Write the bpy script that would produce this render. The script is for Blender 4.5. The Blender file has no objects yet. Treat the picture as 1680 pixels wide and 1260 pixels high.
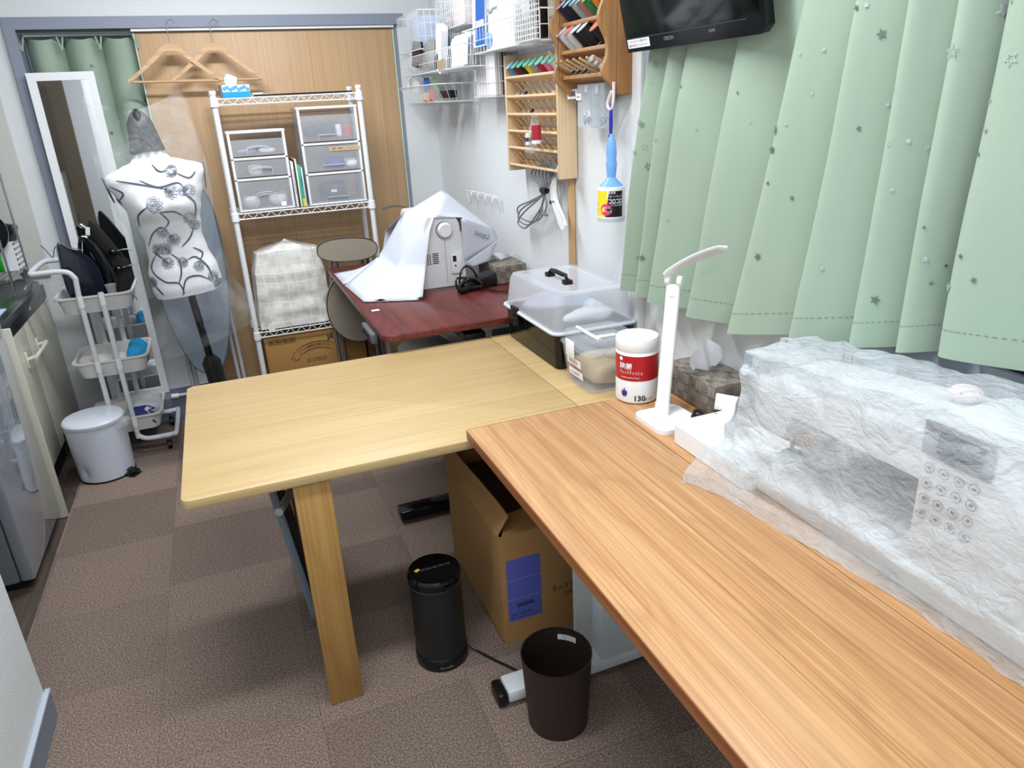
import bpy, bmesh, math, random
from mathutils import Vector, Matrix, Euler, noise
C = bpy.context.scene.collection
sc = bpy.context.scene
R = random.Random(7)
V = Vector
# ------------------------------------------------------------ camera
RX = V((0.8999, 0.2896, -0.3262)); 
def _cam():
    F = 1190.0
    n = lambda v: v.normalized()
    dz = -n(V((157, 3020, F))); dy = V((-508, -444, F)); dy = n(dy - dz * dy.dot(dz))
    dx = V((3360, -645, F)); dx = n(dx - dz * dx.dot(dz) - dy * dx.dot(dy))
    M = Matrix(((dx[0], dy[0], dz[0]), (dx[1], dy[1], dz[1]), (dx[2], dy[2], dz[2])))
    return F, M
F, MC = _cam()
O = V((0, 0, 1.5))
cam = bpy.data.cameras.new('camera'); camo = bpy.data.objects.new('camera', cam); C.objects.link(camo)
r, u, b = MC[0], -MC[1], -MC[2]
camo.matrix_world = Matrix(((r[0], u[0], b[0], O[0]), (r[1], u[1], b[1], O[1]), (r[2], u[2], b[2], O[2]), (0, 0, 0, 1)))
cam.sensor_width = 36; cam.lens = F / 1680 * 36; cam.clip_start = .02
sc.camera = camo
MT = MC.transposed()
def at(u_, v_, **k):
    """the place in the room where the sight line meets the plane x=, y= or z="""
    d = MT @ V(((u_ - 840) / F, (v_ - 630) / F, 1))
    a = 'xyz'.index(list(k)[0]); t = (list(k.values())[0] - O[a]) / d[a]
    return O + d * t
# ------------------------------------------------------------ materials
def lin(c):
    return tuple(((v / 255) / 12.92 if v / 255 <= .04045 else ((v / 255 + .055) / 1.055) ** 2.4) for v in c) + (1,)
def mat(name, col, rough=.5, metal=0, alpha=1, trans=0, emit=0, bump=None, ior=1.45, sheen=0, coat=0, sss=0):
    m = bpy.data.materials.new(name); m.use_nodes = True
    p = m.node_tree.nodes['Principled BSDF']; I = p.inputs
    I['Base Color'].default_value = lin(col); I['Roughness'].default_value = rough; I['Metallic'].default_value = metal
    I['Alpha'].default_value = alpha; I['Transmission Weight'].default_value = trans; I['IOR'].default_value = ior
    I['Sheen Weight'].default_value = sheen; I['Coat Weight'].default_value = coat
    if emit: I['Emission Color'].default_value = lin(col); I['Emission Strength'].default_value = emit
    n = NT(m)
    v = n.noise(60, 3) if not bump else n.noise(bump[0], 4)
    # every surface has a slight tone variation
    mx = n.mix(v, tuple(x * .93 for x in lin(col)[:3]) + (1,), lin(col)); n.l(mx, I['Base Color'])
    if bump: n.bump(v, bump[1], bump[2] if len(bump) > 2 else .002)
    return m
class NT:
    def __init__(s, m): s.t = m.node_tree; s.p = s.t.nodes.get('Principled BSDF'); s.co = None
    def new(s, ty, **k):
        n = s.t.nodes.new(ty)
        for a, v in k.items(): setattr(n, a, v)
        return n
    def l(s, a, b): s.t.links.new(a, b)
    def coord(s, scale=(1, 1, 1), loc=(0, 0, 0), rot=(0, 0, 0)):
        tc = s.new('ShaderNodeTexCoord'); mp = s.new('ShaderNodeMapping')
        mp.inputs['Scale'].default_value = scale; mp.inputs['Location'].default_value = loc; mp.inputs['Rotation'].default_value = rot
        s.l(tc.outputs['Object'], mp.inputs[0]); return mp.outputs[0]
    def noise(s, scale, detail=3, vec=None, rough=.5, dist=0):
        n = s.new('ShaderNodeTexNoise'); n.inputs['Scale'].default_value = scale; n.inputs['Detail'].default_value = detail
        n.inputs['Roughness'].default_value = rough; n.inputs['Distortion'].default_value = dist
        s.l(vec or s.coord(), n.inputs['Vector']); return n.outputs['Fac']
    def ramp(s, f, stops):
        n = s.new('ShaderNodeValToRGB'); e = n.color_ramp.elements
        while len(e) < len(stops): e.new(.5)
        for i, (p, c) in enumerate(stops): e[i].position = p; e[i].color = c if len(c) == 4 else lin(c)
        s.l(f, n.inputs[0]); return n.outputs[0]
    def mix(s, f, a, b, mode='MIX'):
        n = s.new('ShaderNodeMix', data_type='RGBA', blend_type=mode)
        for i, v in ((0, f), (6, a), (7, b)):
            if isinstance(v, (int, float, tuple)): n.inputs[i].default_value = v
            else: s.l(v, n.inputs[i])
        return n.outputs[2]
    def math(s, op, a, b=0, c=0):
        n = s.new('ShaderNodeMath', operation=op)
        for i, v in enumerate((a, b, c)):
            if isinstance(v, (int, float)): n.inputs[i].default_value = v
            else: s.l(v, n.inputs[i])
        return n.outputs[0]
    def bump(s, h, strength=.3, dist=.002, p=None):
        n = s.new('ShaderNodeBump'); n.inputs['Strength'].default_value = strength; n.inputs['Distance'].default_value = dist
        s.l(h, n.inputs['Height']); s.l(n.outputs[0], (p or s.p).inputs['Normal']); return n.outputs[0]
def wood(name, light, mid, dark, axis=0, scale=1.0, rough=.4, streak=.5, coat=0, fine=1, seed=0.0, big=.5):
    m = mat(name, mid, rough, coat=coat); n = NT(m)
    def sc3(a, b): v = [b * scale] * 3; v[axis] = a * scale; return tuple(v)
    f1 = n.noise(1, 6, n.coord(sc3(1.2, 130), (seed, seed, 0)), .7)
    warp = n.noise(1, 2, n.coord(sc3(.9, 5), (seed, 1, 0)), .5)
    ringv = n.math('SINE', n.math('MULTIPLY', warp, 60))
    rings = n.math('MULTIPLY_ADD', ringv, .5, .5)
    f2 = n.noise(1, 3, n.coord(sc3(.3, 11), (3 + seed, 2, 1)), .5)
    c1 = n.ramp(f1, [(.3, dark), (.5, mid), (.75, light)])
    c1 = n.mix(fine, lin(mid), c1)
    c2 = n.mix(n.math('MULTIPLY', n.math('POWER', rings, 3), big), c1, lin(dark))
    c3 = n.mix(n.math('MULTIPLY', n.ramp(f2, [(.52, (0, 0, 0)), (.68, (255, 255, 255))]), streak), c2, lin(light))
    n.l(c3, n.p.inputs['Base Color']); n.bump(f1, .12, .001); return m
def film(name, alpha, col=(240, 245, 250), rough=.2, scale=40, strength=.8, vary=.5, dist=.004):
    m = mat(name, col, rough); n = NT(m); t = n.t
    out = t.nodes['Material Output']; tr = n.new('ShaderNodeBsdfTransparent'); mx = n.new('ShaderNodeMixShader')
    h = n.noise(scale, 3, n.coord((1, .55, .8)), .5, .8); h2 = n.noise(scale * .2, 3, None, .5, .8)
    cr = lambda q_: n.math('ABSOLUTE', n.math('SUBTRACT', q_, .5))
    h3 = n.noise(scale * 2.6, 3, n.coord((1, .5, .9), (4, 2, 1)), .6, .4)
    hh = n.math('ADD', n.math('ADD', cr(h), n.math('MULTIPLY', cr(h2), 2.0)), n.math('MULTIPLY', cr(h3), .5))
    n.bump(hh, strength, dist)
    tl = n.new('ShaderNodeBsdfTranslucent'); tl.inputs[0].default_value = lin(col); ms = n.new('ShaderNodeMixShader'); ms.inputs[0].default_value = .35; n.l(n.p.outputs[0], ms.inputs[1]); n.l(tl.outputs[0], ms.inputs[2])
    f = n.math('MULTIPLY_ADD', n.ramp(h2, [(.35, (0, 0, 0)), (.65, (255, 255, 255))]), vary, alpha - vary * .5)
    glint_ridge = n.ramp(h, [(.47, (0, 0, 0)), (.5, (62, 62, 62)), (.53, (0, 0, 0))])  # crinkle highlights painted as thin lines of extra opacity
    f = n.math('ADD', f, glint_ridge)
    f.node.use_clamp = True
    n.l(f, mx.inputs[0]); n.l(tr.outputs[0], mx.inputs[1]); n.l(ms.outputs[0], mx.inputs[2]); n.l(mx.outputs[0], out.inputs[0])
    return m
def clear(name, col=(225, 235, 245), alpha=.3, rough=.15):
    m = mat(name, col, rough); n = NT(m); t = n.t
    out = t.nodes['Material Output']; tr = n.new('ShaderNodeBsdfTransparent'); mx = n.new('ShaderNodeMixShader')
    mx.inputs[0].default_value = alpha
    n.l(tr.outputs[0], mx.inputs[1]); n.l(n.p.outputs[0], mx.inputs[2]); n.l(mx.outputs[0], out.inputs[0]); return m
M = {}
M['white'] = mat('white_plastic', (238, 240, 243), .35)
M['whitem'] = mat('white_coated_metal', (236, 238, 240), .35)
M['offwhite'] = mat('off_white_plastic', (222, 222, 220), .4)
M['cream'] = mat('cream_laminate', (205, 203, 188), .3)
M['black'] = mat('black_plastic', (14, 14, 15), .35)
M['blackg'] = mat('glossy_black', (8, 10, 14), .12)
M['blackm'] = mat('matte_black', (16, 15, 14), .7)
M['chrome'] = mat('chrome', (200, 205, 210), .15, 1)
M['steel'] = mat('stainless_steel', (120, 125, 128), .25, 1)
M['paper'] = mat('white_paper', (240, 242, 245), .8)
M['ink'] = mat('dark_ink', (35, 35, 45), .8)
M['inkw'] = mat('white_ink', (240, 240, 245), .7)
M['tissue'] = mat('tissue_paper', (240, 243, 250), .9, bump=(30, .4))
M['greyp'] = mat('grey_frame_paint', (140, 148, 165), .4)
M['greyb'] = mat('grey_board_fabric', (112, 124, 136), .75)
M['blue'] = mat('blue_plastic', (30, 50, 150), .5)
M['red'] = mat('red_plastic', (190, 35, 40), .5)
def simple(c, r=.6): 
    k = 'c%02x%02x%02x' % c
    if k not in M: M[k] = mat('tone_%s' % k[1:], c, r)
    return M[k]
M['clear'] = clear('clear_plastic', alpha=.22)
M['frost'] = clear('frosted_plastic', (228, 233, 240), .2, .25)
M['frost2'] = clear('milky_plastic', (215, 222, 236), .55, .25)
# ------------------------------------------------------------ mesh building
BASE = {}
class B:
    def __init__(s): s.v = []; s.f = []; s.mi = []; s.m = 0
    def add(s, vs, fs):
        o = len(s.v); s.v += [V(p) for p in vs]; s.f += [tuple(i + o for i in q) for q in fs]; s.mi += [s.m] * len(fs); return s
    def addbm(s, bm, mx=None):
        bm.verts.index_update()
        vs = [(mx @ p.co if mx else p.co.copy()) for p in bm.verts]
        s.add(vs, [tuple(q.index for q in f.verts) for f in bm.faces]); bm.free(); return s
    def box(s, c, d, bev=0, rot=None, seg=2):
        bm = bmesh.new(); bmesh.ops.create_cube(bm, size=1)
        for p in bm.verts: p.co = V((p.co[0] * d[0], p.co[1] * d[1], p.co[2] * d[2]))
        if bev: bmesh.ops.bevel(bm, geom=bm.edges[:], offset=min(bev, min(d) * .49), segments=seg, affect='EDGES', profile=.5)
        mx = Matrix.Translation(c) @ (Euler(rot).to_matrix().to_4x4() if rot is not None and not isinstance(rot, Matrix) else (rot or Matrix()))
        return s.addbm(bm, mx)
    def bb(s, x0, x1, y0, y1, z0, z1, bev=0):
        return s.box(((x0 + x1) / 2, (y0 + y1) / 2, (z0 + z1) / 2), (abs(x1 - x0), abs(y1 - y0), abs(z1 - z0)), bev)
    def tube(s, pts, r, n=8, closed=False, smooth=0):
        pts = [V(p) for p in pts]
        if smooth: pts = spline(pts, smooth, closed)
        rr = r if isinstance(r, (list, tuple)) else [r] * len(pts)
        if len(rr) != len(pts): rr = [rr[min(int(i / (len(pts) - 1) * (len(rr) - 1)), len(rr) - 2)] * (1 - ((i / (len(pts) - 1) * (len(rr) - 1)) % 1 if i < len(pts) - 1 else 1)) + rr[min(int(i / (len(pts) - 1) * (len(rr) - 1)), len(rr) - 2) + 1] * ((i / (len(pts) - 1) * (len(rr) - 1)) % 1 if i < len(pts) - 1 else 1) for i in range(len(pts))]
        vs = []; fs = []; L = len(pts); up = None
        for i, p in enumerate(pts):
            a = pts[i - 1] if i or closed else p; c = pts[(i + 1) % L] if i < L - 1 or closed else p
            t = (c - a)
            t = t.normalized() if t.length > 1e-9 else V((0, 0, 1))
            if up is None: up = V((0, 0, 1)) if abs(t.z) < .9 else V((1, 0, 0))
            sd = t.cross(up)
            if sd.length < 1e-6: sd = t.orthogonal()
            sd.normalize(); up = sd.cross(t).normalized()
            for k in range(n):
                th = 2 * math.pi * k / n; vs.append(p + (sd * math.cos(th) + up * math.sin(th)) * rr[i])
        for i in range(L if closed else L - 1):
            j = (i + 1) % L
            for k in range(n): fs.append((i * n + k, i * n + (k + 1) % n, j * n + (k + 1) % n, j * n + k))
        if not closed: fs.append(tuple(range(n - 1, -1, -1))); fs.append(tuple((L - 1) * n + k for k in range(n)))
        return s.add(vs, fs)
    def lathe(s, prof, c=(0, 0, 0), n=32, sx=1, sy=1, mx=None, cap=True, disp=None):
        vs = []; fs = []; c = V(c)
        for (r_, z) in prof:
            for k in range(n):
                th = 2 * math.pi * k / n; q = r_ * (disp(th, z) if disp else 1)
                p = V((q * math.cos(th) * sx, q * math.sin(th) * sy, z)); vs.append((mx @ p if mx else p) + c)
        L = len(prof)
        for i in range(L - 1):
            for k in range(n): fs.append((i * n + k, i * n + (k + 1) % n, (i + 1) * n + (k + 1) % n, (i + 1) * n + k))
        if cap: fs.append(tuple(range(n - 1, -1, -1))); fs.append(tuple((L - 1) * n + k for k in range(n)))
        return s.add(vs, fs)
    def prism(s, poly, h, mx=None, bev=0):
        """poly in local xy, thickness h along local z"""
        bm = bmesh.new(); vs = [bm.verts.new((p[0], p[1], 0)) for p in poly]; f = bm.faces.new(vs)
        ex = bmesh.ops.extrude_face_region(bm, geom=[f]); 
        for e in ex['geom']:
            if isinstance(e, bmesh.types.BMVert): e.co.z += h
        bmesh.ops.recalc_face_normals(bm, faces=bm.faces[:])
        if bev: bmesh.ops.bevel(bm, geom=[e for e in bm.edges if abs(e.verts[0].co.z - e.verts[1].co.z) < 1e-9], offset=bev, segments=2, affect='EDGES', profile=.5)
        return s.addbm(bm, mx)
    def grid(s, fn, nu, nv, cu=False, cv=False):
        vs = [fn(i / (nu if cu else nu - 1), j / (nv if cv else nv - 1)) for i in range(nu) for j in range(nv)]; fs = []
        for i in range(nu if cu else nu - 1):
            for j in range(nv if cv else nv - 1):
                a, b_ = (i + 1) % nu, (j + 1) % nv; fs.append((i * nv + j, a * nv + j, a * nv + b_, i * nv + b_))
        return s.add(vs, fs)
    def ball(s, c, r, n=16, mx=None):
        r = r if isinstance(r, (tuple, list)) else (r, r, r)
        bm = bmesh.new(); bmesh.ops.create_uvsphere(bm, u_segments=n, v_segments=max(6, n // 2), radius=1)
        return s.addbm(bm, Matrix.Translation(c) @ (mx or Matrix()) @ Matrix.Diagonal((r[0], r[1], r[2], 1)))
    def ribbon(s, pts, w, fn=None):
        """flat strip along 2-D points, mapped by fn(u,v)->3-D"""
        vs = []; L = len(pts)
        for i in range(L):
            a = V(pts[max(0, i - 1)][:2]); c = V(pts[min(L - 1, i + 1)][:2]); t = (c - a).normalized(); nn = V((-t.y, t.x))
            ww = w * (math.sin(math.pi * (i + .3) / (L - .4)) ** .5 if L > 3 else 1)
            for sg in (-1, 1): q = V(pts[i][:2]) + nn * ww * sg; vs.append(fn(q.x, q.y) if fn else (q.x, q.y, 0))
        return s.add(vs, [(2 * i, 2 * i + 1, 2 * i + 3, 2 * i + 2) for i in range(L - 1)])
    def poly(s, pts, fn=None):
        return s.add([fn(*p) if fn else p for p in pts], [tuple(range(len(pts)))])
    def xform(s, fn): s.v = [V(fn(p)) for p in s.v]; return s
    def weld(s, d=1e-4):
        bm = bmesh.new(); vs = [bm.verts.new(p) for p in s.v]
        for f in s.f:
            if len(set(f)) > 2:
                try: bm.faces.new([vs[i] for i in f])
                except ValueError: pass
        bmesh.ops.remove_doubles(bm, verts=bm.verts[:], dist=d); bmesh.ops.recalc_face_normals(bm, faces=bm.faces[:]); s.v = []; s.f = []; s.mi = []; return s.addbm(bm)
    def obj(s, name, mats, parent=None, label=None, smooth=True, ang=40):
        me = bpy.data.meshes.new(name); b0 = BASE.get(parent.name, V((0, 0, 0))) if parent else V((0, 0, 0))
        me.from_pydata([p - b0 for p in s.v], [], s.f); 
        for m in (mats if isinstance(mats, (list, tuple)) else [mats]): me.materials.append(m)
        me.polygons.foreach_set('material_index', s.mi); 
        if smooth:
            me.polygons.foreach_set('use_smooth', [True] * len(s.f)); me.set_sharp_from_angle(angle=math.radians(ang))
        me.validate(); me.update()
        o = bpy.data.objects.new(name, me); C.objects.link(o)
        if parent: o.parent = parent; BASE[o.name] = b0
        if label: o['label'] = label
        return o
def spline(pts, k, closed=False):
    out = []; L = len(pts)
    for i in range(L if closed else L - 1):
        g = lambda j: pts[j % L] if closed else pts[max(0, min(L - 1, j))]
        p0, p1, p2, p3 = g(i - 1), g(i), g(i + 1), g(i + 2)
        for j in range(k):
            t = j / k; out.append(.5 * ((2 * p1) + (p2 - p0) * t + (2 * p0 - 5 * p1 + 4 * p2 - p3) * t * t + (3 * p1 - p0 - 3 * p2 + p3) * t ** 3))
    if not closed: out.append(pts[-1])
    return out
def smooth_by(o, lv=1):
    md = o.modifiers.new('sub', 'SUBSURF'); md.levels = md.render_levels = lv; return o
def solid(o, t):
    md = o.modifiers.new('sol', 'SOLIDIFY'); md.thickness = t; md.offset = 0; return o
def thing(name, label, cat, base=(0, 0, 0), group=None):
    o = bpy.data.objects.new(name, None); C.objects.link(o); o.location = base; o.empty_display_size = .05
    o['label'] = label; o['category'] = cat
    if group: o['group'] = group
    BASE[o.name] = V(base); return o
def single(bd, name, mats, label, cat, base=None, group=None, **k):
    """a thing that is one mesh; its origin goes to its base"""
    if base is None:
        xs = [p.x for p in bd.v]; ys = [p.y for p in bd.v]; zs = [p.z for p in bd.v]
        base = ((min(xs) + max(xs)) / 2, (min(ys) + max(ys)) / 2, min(zs))
    base = V(base); bd.xform(lambda p: p - base); o = bd.obj(name, mats, **k); o.location = base
    o['label'] = label; o['category'] = cat; BASE[o.name] = base
    if group: o['group'] = group
    return o
def struct(o, ): o['kind'] = 'structure'; return o
def dup(root, loc=None, rot=None, label=None, group=None):
    r_ = root.copy(); C.objects.link(r_)
    if loc is not None: r_.location = loc
    if rot is not None: r_.rotation_euler = rot
    if label: r_['label'] = label
    if group: r_['group'] = group
    for ch in list(root.children):
        c = ch.copy(); C.objects.link(c); c.parent = r_
        for g in ch.children: d = g.copy(); C.objects.link(d); d.parent = c
    return r_
def text_mesh(txt, size, align='CENTER', width=None, extr=0, bold=0):
    cu = bpy.data.curves.new('t', 'FONT'); cu.body = txt; cu.size = size; cu.align_x = align; cu.align_y = 'CENTER'; cu.resolution_u = 2
    if bold: cu.offset = bold
    o = bpy.data.objects.new('t', cu); C.objects.link(o); dg = bpy.context.evaluated_depsgraph_get()
    me = o.evaluated_get(dg).to_mesh(); vs = [v.co.copy() for v in me.vertices]; fs = [tuple(p.vertices) for p in me.polygons]
    bpy.data.objects.remove(o); bpy.data.curves.remove(cu)
    if width and vs:
        w = max(v.x for v in vs) - min(v.x for v in vs); k = width / w if w else 1
        for v in vs: v.x *= k
    return vs, fs
def frame(o, ux, uy):
    """4x4 with local x -> ux, local y -> uy at origin o"""
    ux = V(ux).normalized(); uy = V(uy); uz = ux.cross(uy).normalized(); uy = uz.cross(ux)
    return Matrix(((ux[0], uy[0], uz[0], o[0]), (ux[1], uy[1], uz[1], o[1]), (ux[2], uy[2], uz[2], o[2]), (0, 0, 0, 1)))
def lettering(lines, mx, parent, m, name='lettering', bend=None, lift=.0006):
    """lines: (text, x, y, size[, width]) on the local plane mx"""
    b_ = B()
    for L in lines:
        vs, fs = text_mesh(L[0], L[3], width=L[4] if len(L) > 4 else None, align=L[5] if len(L) > 5 else 'CENTER', bold=L[6] if len(L) > 6 else 0)
        vs = [V((v.x + L[1], v.y + L[2], lift)) for v in vs]
        if bend: vs = [bend(v) for v in vs]
        b_.add([mx @ v for v in vs], fs)
    return b_.obj(name, m, parent, smooth=False)
def rr(w, h, r_, n=4):
    """rounded rectangle"""
    out = []
    for cx, cy, a in ((w / 2 - r_, h / 2 - r_, 0), (-w / 2 + r_, h / 2 - r_, 90), (-w / 2 + r_, -h / 2 + r_, 180), (w / 2 - r_, -h / 2 + r_, 270)):
        for k in range(n + 1): t = math.radians(a + 90 * k / n); out.append((cx + r_ * math.cos(t), cy + r_ * math.sin(t)))
    return out
def nz(p, s=1, o=0): return noise.noise(V(p) * s + V((o, o * 1.7, o * .3)))
EX, EY, EZ = V((1, 0, 0)), V((0, 1, 0)), V((0, 0, 1))
# ============================================================ THE ROOM
# carpet laid in 0.4 m tiles
def carpet_mat():
    m = mat('carpet_tiles', (128, 108, 98), .95); n = NT(m)
    tc = n.new('ShaderNodeTexCoord'); sp = n.new('ShaderNodeSeparateXYZ'); n.l(tc.outputs['Object'], sp.inputs[0])
    col = n.math('FLOOR', n.math('DIVIDE', n.math('ADD', sp.outputs[0], .392), .4))
    par = n.math('MULTIPLY', n.math('MODULO', n.math('ADD', col, 20), 2), .04)
    yy = n.math('DIVIDE', n.math('ADD', n.math('ADD', sp.outputs[1], .018), par), .4)
    xx = n.math('DIVIDE', n.math('ADD', sp.outputs[0], .392), .4)
    row = n.math('FLOOR', yy)
    cb = n.new('ShaderNodeCombineXYZ'); n.l(col, cb.inputs[0]); n.l(row, cb.inputs[1])
    wn = n.new('ShaderNodeTexWhiteNoise', noise_dimensions='2D'); n.l(cb.outputs[0], wn.inputs['Vector'])
    nap = n.math('MODULO', n.math('ADD', n.math('ADD', row, col), 40), 2)
    def edge(v, w):
        f = n.math('FRACT', v); return n.math('ADD', n.math('LESS_THAN', f, w), n.math('GREATER_THAN', f, 1 - w))
    seam = n.math('MINIMUM', n.math('ADD', edge(xx, .003), edge(yy, .003)), 1)
    sp1 = n.noise(210, 2, n.coord((1, 1, 1)), .7); sp2 = n.noise(110, 3, n.coord((1, 1, 1)), .7); big = n.noise(3, 3)
    c = n.ramp(sp1, [(.34, (92, 78, 70)), (.5, (130, 112, 102)), (.66, (172, 153, 141))])
    t = n.math('ADD', n.math('MULTIPLY', wn.outputs[0], .16), n.math('MULTIPLY', nap, .14))
    t = n.math('ADD', n.math('ADD', t, .74), n.math('MULTIPLY', n.math('SUBTRACT', big, .5), .12))
    gy = n.new('ShaderNodeCombineColor'); [n.l(t, gy.inputs[i]) for i in range(3)]
    c = n.mix(1.0, c, gy.outputs[0], 'MULTIPLY')
    c = n.mix(n.math('MULTIPLY', seam, .35), c, lin((70, 58, 50)))
    n.l(c, n.p.inputs['Base Color']); n.bump(n.math('ADD', sp1, n.math('MULTIPLY', sp2, 1.5)), .7, .004); return m
M['carpet'] = carpet_mat()
M['wallp'] = mat('textured_white_wallpaper', (226, 230, 232), .85, bump=(160, .35, .003))
M['ceil'] = mat('white_ceiling', (235, 236, 236), .9, bump=(90, .3))
M['niche'] = wood('dark_floorboards', (96, 84, 74), (72, 62, 56), (50, 43, 40), axis=1, rough=.5)
b_ = B(); b_.bb(-.80, 1.22, -1.3, 4.12, -.03, 0); struct(b_.obj('floor', M['carpet'], smooth=False))
b_ = B(); b_.bb(-1.75, -.80, -1.3, 4.12, -.04, -.004); struct(b_.obj('floor', M['niche'], smooth=False))
b_ = B(); b_.bb(1.2, 1.3, -1.3, 4.5, 0, 2.45); struct(b_.obj('wall_right', M['wallp'], smooth=False))
YW = 4.12
b_ = B(); b_.bb(-1.75, -.74, YW, YW + .1, 0, 2.45).bb(-.74, 1.016, YW, YW + .1, 1.935, 2.45).bb(1.016, 1.2, YW, YW + .1, 0, 2.45)
struct(b_.obj('wall_back', M['wallp'], smooth=False))
b_ = B(); b_.bb(-.74, 1.05, YW + .3, YW + .36, 0, 1.95); struct(b_.obj('wall_alcove', simple((190, 195, 195)), smooth=False))
b_ = B(); b_.bb(-1.85, -1.75, -1.3, 4.5, 0, 2.45); struct(b_.obj('wall_left', M['wallp'], smooth=False))
b_ = B(); b_.bb(-1.75, -.665, -1.3, 1.875, 0, 2.45); struct(b_.obj('wall_partition', M['wallp'], smooth=False))
b_ = B(); b_.bb(-.67, 1.2, -1.4, -1.3, 0, 2.45); struct(b_.obj('wall_front', M['wallp'], smooth=False))
b_ = B(); b_.bb(-1.75, 1.2, -1.3, 4.5, 2.45, 2.5); struct(b_.obj('ceiling', M['ceil'], smooth=False))
# baseboard on the partition, with its pale top ledge
b_ = B(); b_.bb(-.665, -.655, -1.3, 1.885, 0, .085).bb(-.9, -.655, 1.875, 1.885, 0, .085); b_.m = 1
b_.bb(-.665, -.652, -1.3, 1.888, .085, .092)
struct(b_.obj('baseboard_left', [simple((128, 134, 150)), simple((176, 186, 200))], smooth=False))
# grey door frame and threshold box
b_ = B(); b_.bb(-.745, -.70, YW - .03, YW + .12, 0, 1.885).bb(1.002, 1.016, YW - .004, YW + .12, 0, 1.885).bb(-.745, 1.05, YW - .03, YW - .0005, 1.885, 1.935).bb(-.735, 1.01, YW, YW + .12, 1.885, 1.932)
struct(b_.obj('trim_1', M['greyp'], smooth=False))
b_ = B(); b_.bb(-.70, -.12, 3.93, YW - .035, 0, .13, .003); struct(b_.obj('trim_2', simple((112, 122, 138)), smooth=False))
# thin corner line left of the frame: splash panel
b_ = B(); b_.bb(-1.75, -.83, YW - .012, YW - .001, .8, 2.3, .002); struct(b_.obj('trim_3', mat('splash_panel', (208, 209, 203), .25), smooth=False))
# curtain rail under the lintel
b_ = B(); b_.bb(-.70, 1.0, YW - .005, YW + .02, 1.868, 1.885); b_.m = 1; b_.bb(-.24, 1.0, YW - .02, YW - .006, 1.872, 1.884)
struct(b_.obj('trim_4', [simple((90, 96, 92)), M['white']], smooth=False))
# door on the far face of the partition (seen in the mirror)
d = B(); d.bb(-1.5, -.78, 1.878, 1.90, 0, 1.95); d.m = 1
d.bb(-1.4, -.88, 1.90, 1.905, 1.1, 1.8).bb(-1.4, -.88, 1.90, 1.905, .15, .95)
do = struct(d.obj('door_1', [simple((112, 100, 84)), simple((98, 86, 72))], smooth=False))
# window behind the curtains
w = B(); 
for a in ((1.18, 1.2, .0, 1.93, .98, 1.03), (1.18, 1.2, .0, 1.93, 2.1, 2.15), (1.18, 1.2, 1.87, 1.93, 1.03, 2.1), (1.18, 1.2, 0, .05, 1.03, 2.1), (1.185, 1.2, .93, .98, 1.03, 2.1)): w.bb(*a, .002)
wo = struct(w.obj('window_1', mat('aluminium_sash', (176, 184, 196), .35)))
w = B(); w.bb(1.192, 1.197, .05, 1.87, 1.03, 2.1); w.obj('pane', mat('night_glass', (30, 36, 42), .08), wo, smooth=False)
# white pipe cover beside the window
b_ = B(); b_.bb(1.17, 1.2, 1.935, 1.985, .75, 2.3, .004); struct(b_.obj('trim_5', M['white']))
# ---- ceiling lamps
def lamp(n, x, y, sx, sy, p):
    l = bpy.data.lights.new('ceiling_light', 'AREA'); l.shape = 'RECTANGLE'; l.size = sx; l.size_y = sy; l.energy = p; l.color = (.94, .97, 1)
    o = bpy.data.objects.new('ceiling_light', l); C.objects.link(o); o.location = (x, y, 2.40)
    t = thing('ceiling_lamp', n, 'ceiling lamp', (x, y, 2.41))
    q = B(); q.bb(x - sx / 2 - .02, x + sx / 2 + .02, y - sy / 2 - .02, y + sy / 2 + .02, 2.41, 2.448, .004); q.obj('housing', M['white'], t)
lamp('long white ceiling lamp nearest the back wall', .1, 3.0, 1.1, .16, 19)
lamp('long white ceiling lamp over the near wooden desk', .25, 1.2, 1.1, .16, 18)
lamp('long white ceiling lamp by the front wall', .1, -.5, 1.1, .16, 13)
wd = bpy.data.worlds.new('world'); sc.world = wd; wd.use_nodes = True
wd.node_tree.nodes['Background'].inputs[0].default_value = (.8, .88, 1, 1); wd.node_tree.nodes['Background'].inputs[1].default_value = .6
sc.view_settings.view_transform = 'Standard'; sc.view_settings.look = 'None'; sc.view_settings.gamma = 1; sc.view_settings.exposure = 0.85; sc.view_settings.use_curve_mapping = False

# ============================================================ TABLES
M['yoak'] = wood('pale_yellow_oak', (202, 178, 134), (186, 159, 112), (164, 136, 92), axis=0, rough=.42, streak=.2, big=.10, fine=.75)
M['yoakleg'] = wood('yellow_oak_leg', (186, 148, 92), (166, 126, 70), (140, 102, 52), axis=2, rough=.45, streak=.2, big=.3, fine=.8)
M['desk'] = wood('warm_walnut_laminate', (206, 168, 124), (182, 137, 92), (144, 99, 60), axis=1, rough=.40, streak=.6, big=.26, scale=1.25)
M['deskedge'] = wood('walnut_edge_band', (170, 110, 66), (140, 84, 46), (110, 64, 34), axis=1, rough=.4)
M['maho'] = wood('red_mahogany_laminate', (126, 58, 50), (98, 40, 36), (58, 22, 22), axis=1, rough=.3, streak=.2, big=.35)
M['mahoe'] = wood('mahogany_edge_band', (104, 44, 38), (84, 32, 30), (60, 22, 22), axis=0, rough=.35)
M['panel'] = wood('beech_panel', (204, 172, 136), (192, 158, 120), (176, 140, 102), axis=2, rough=.42, streak=.2, big=.12, fine=.7, scale=.9)
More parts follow.
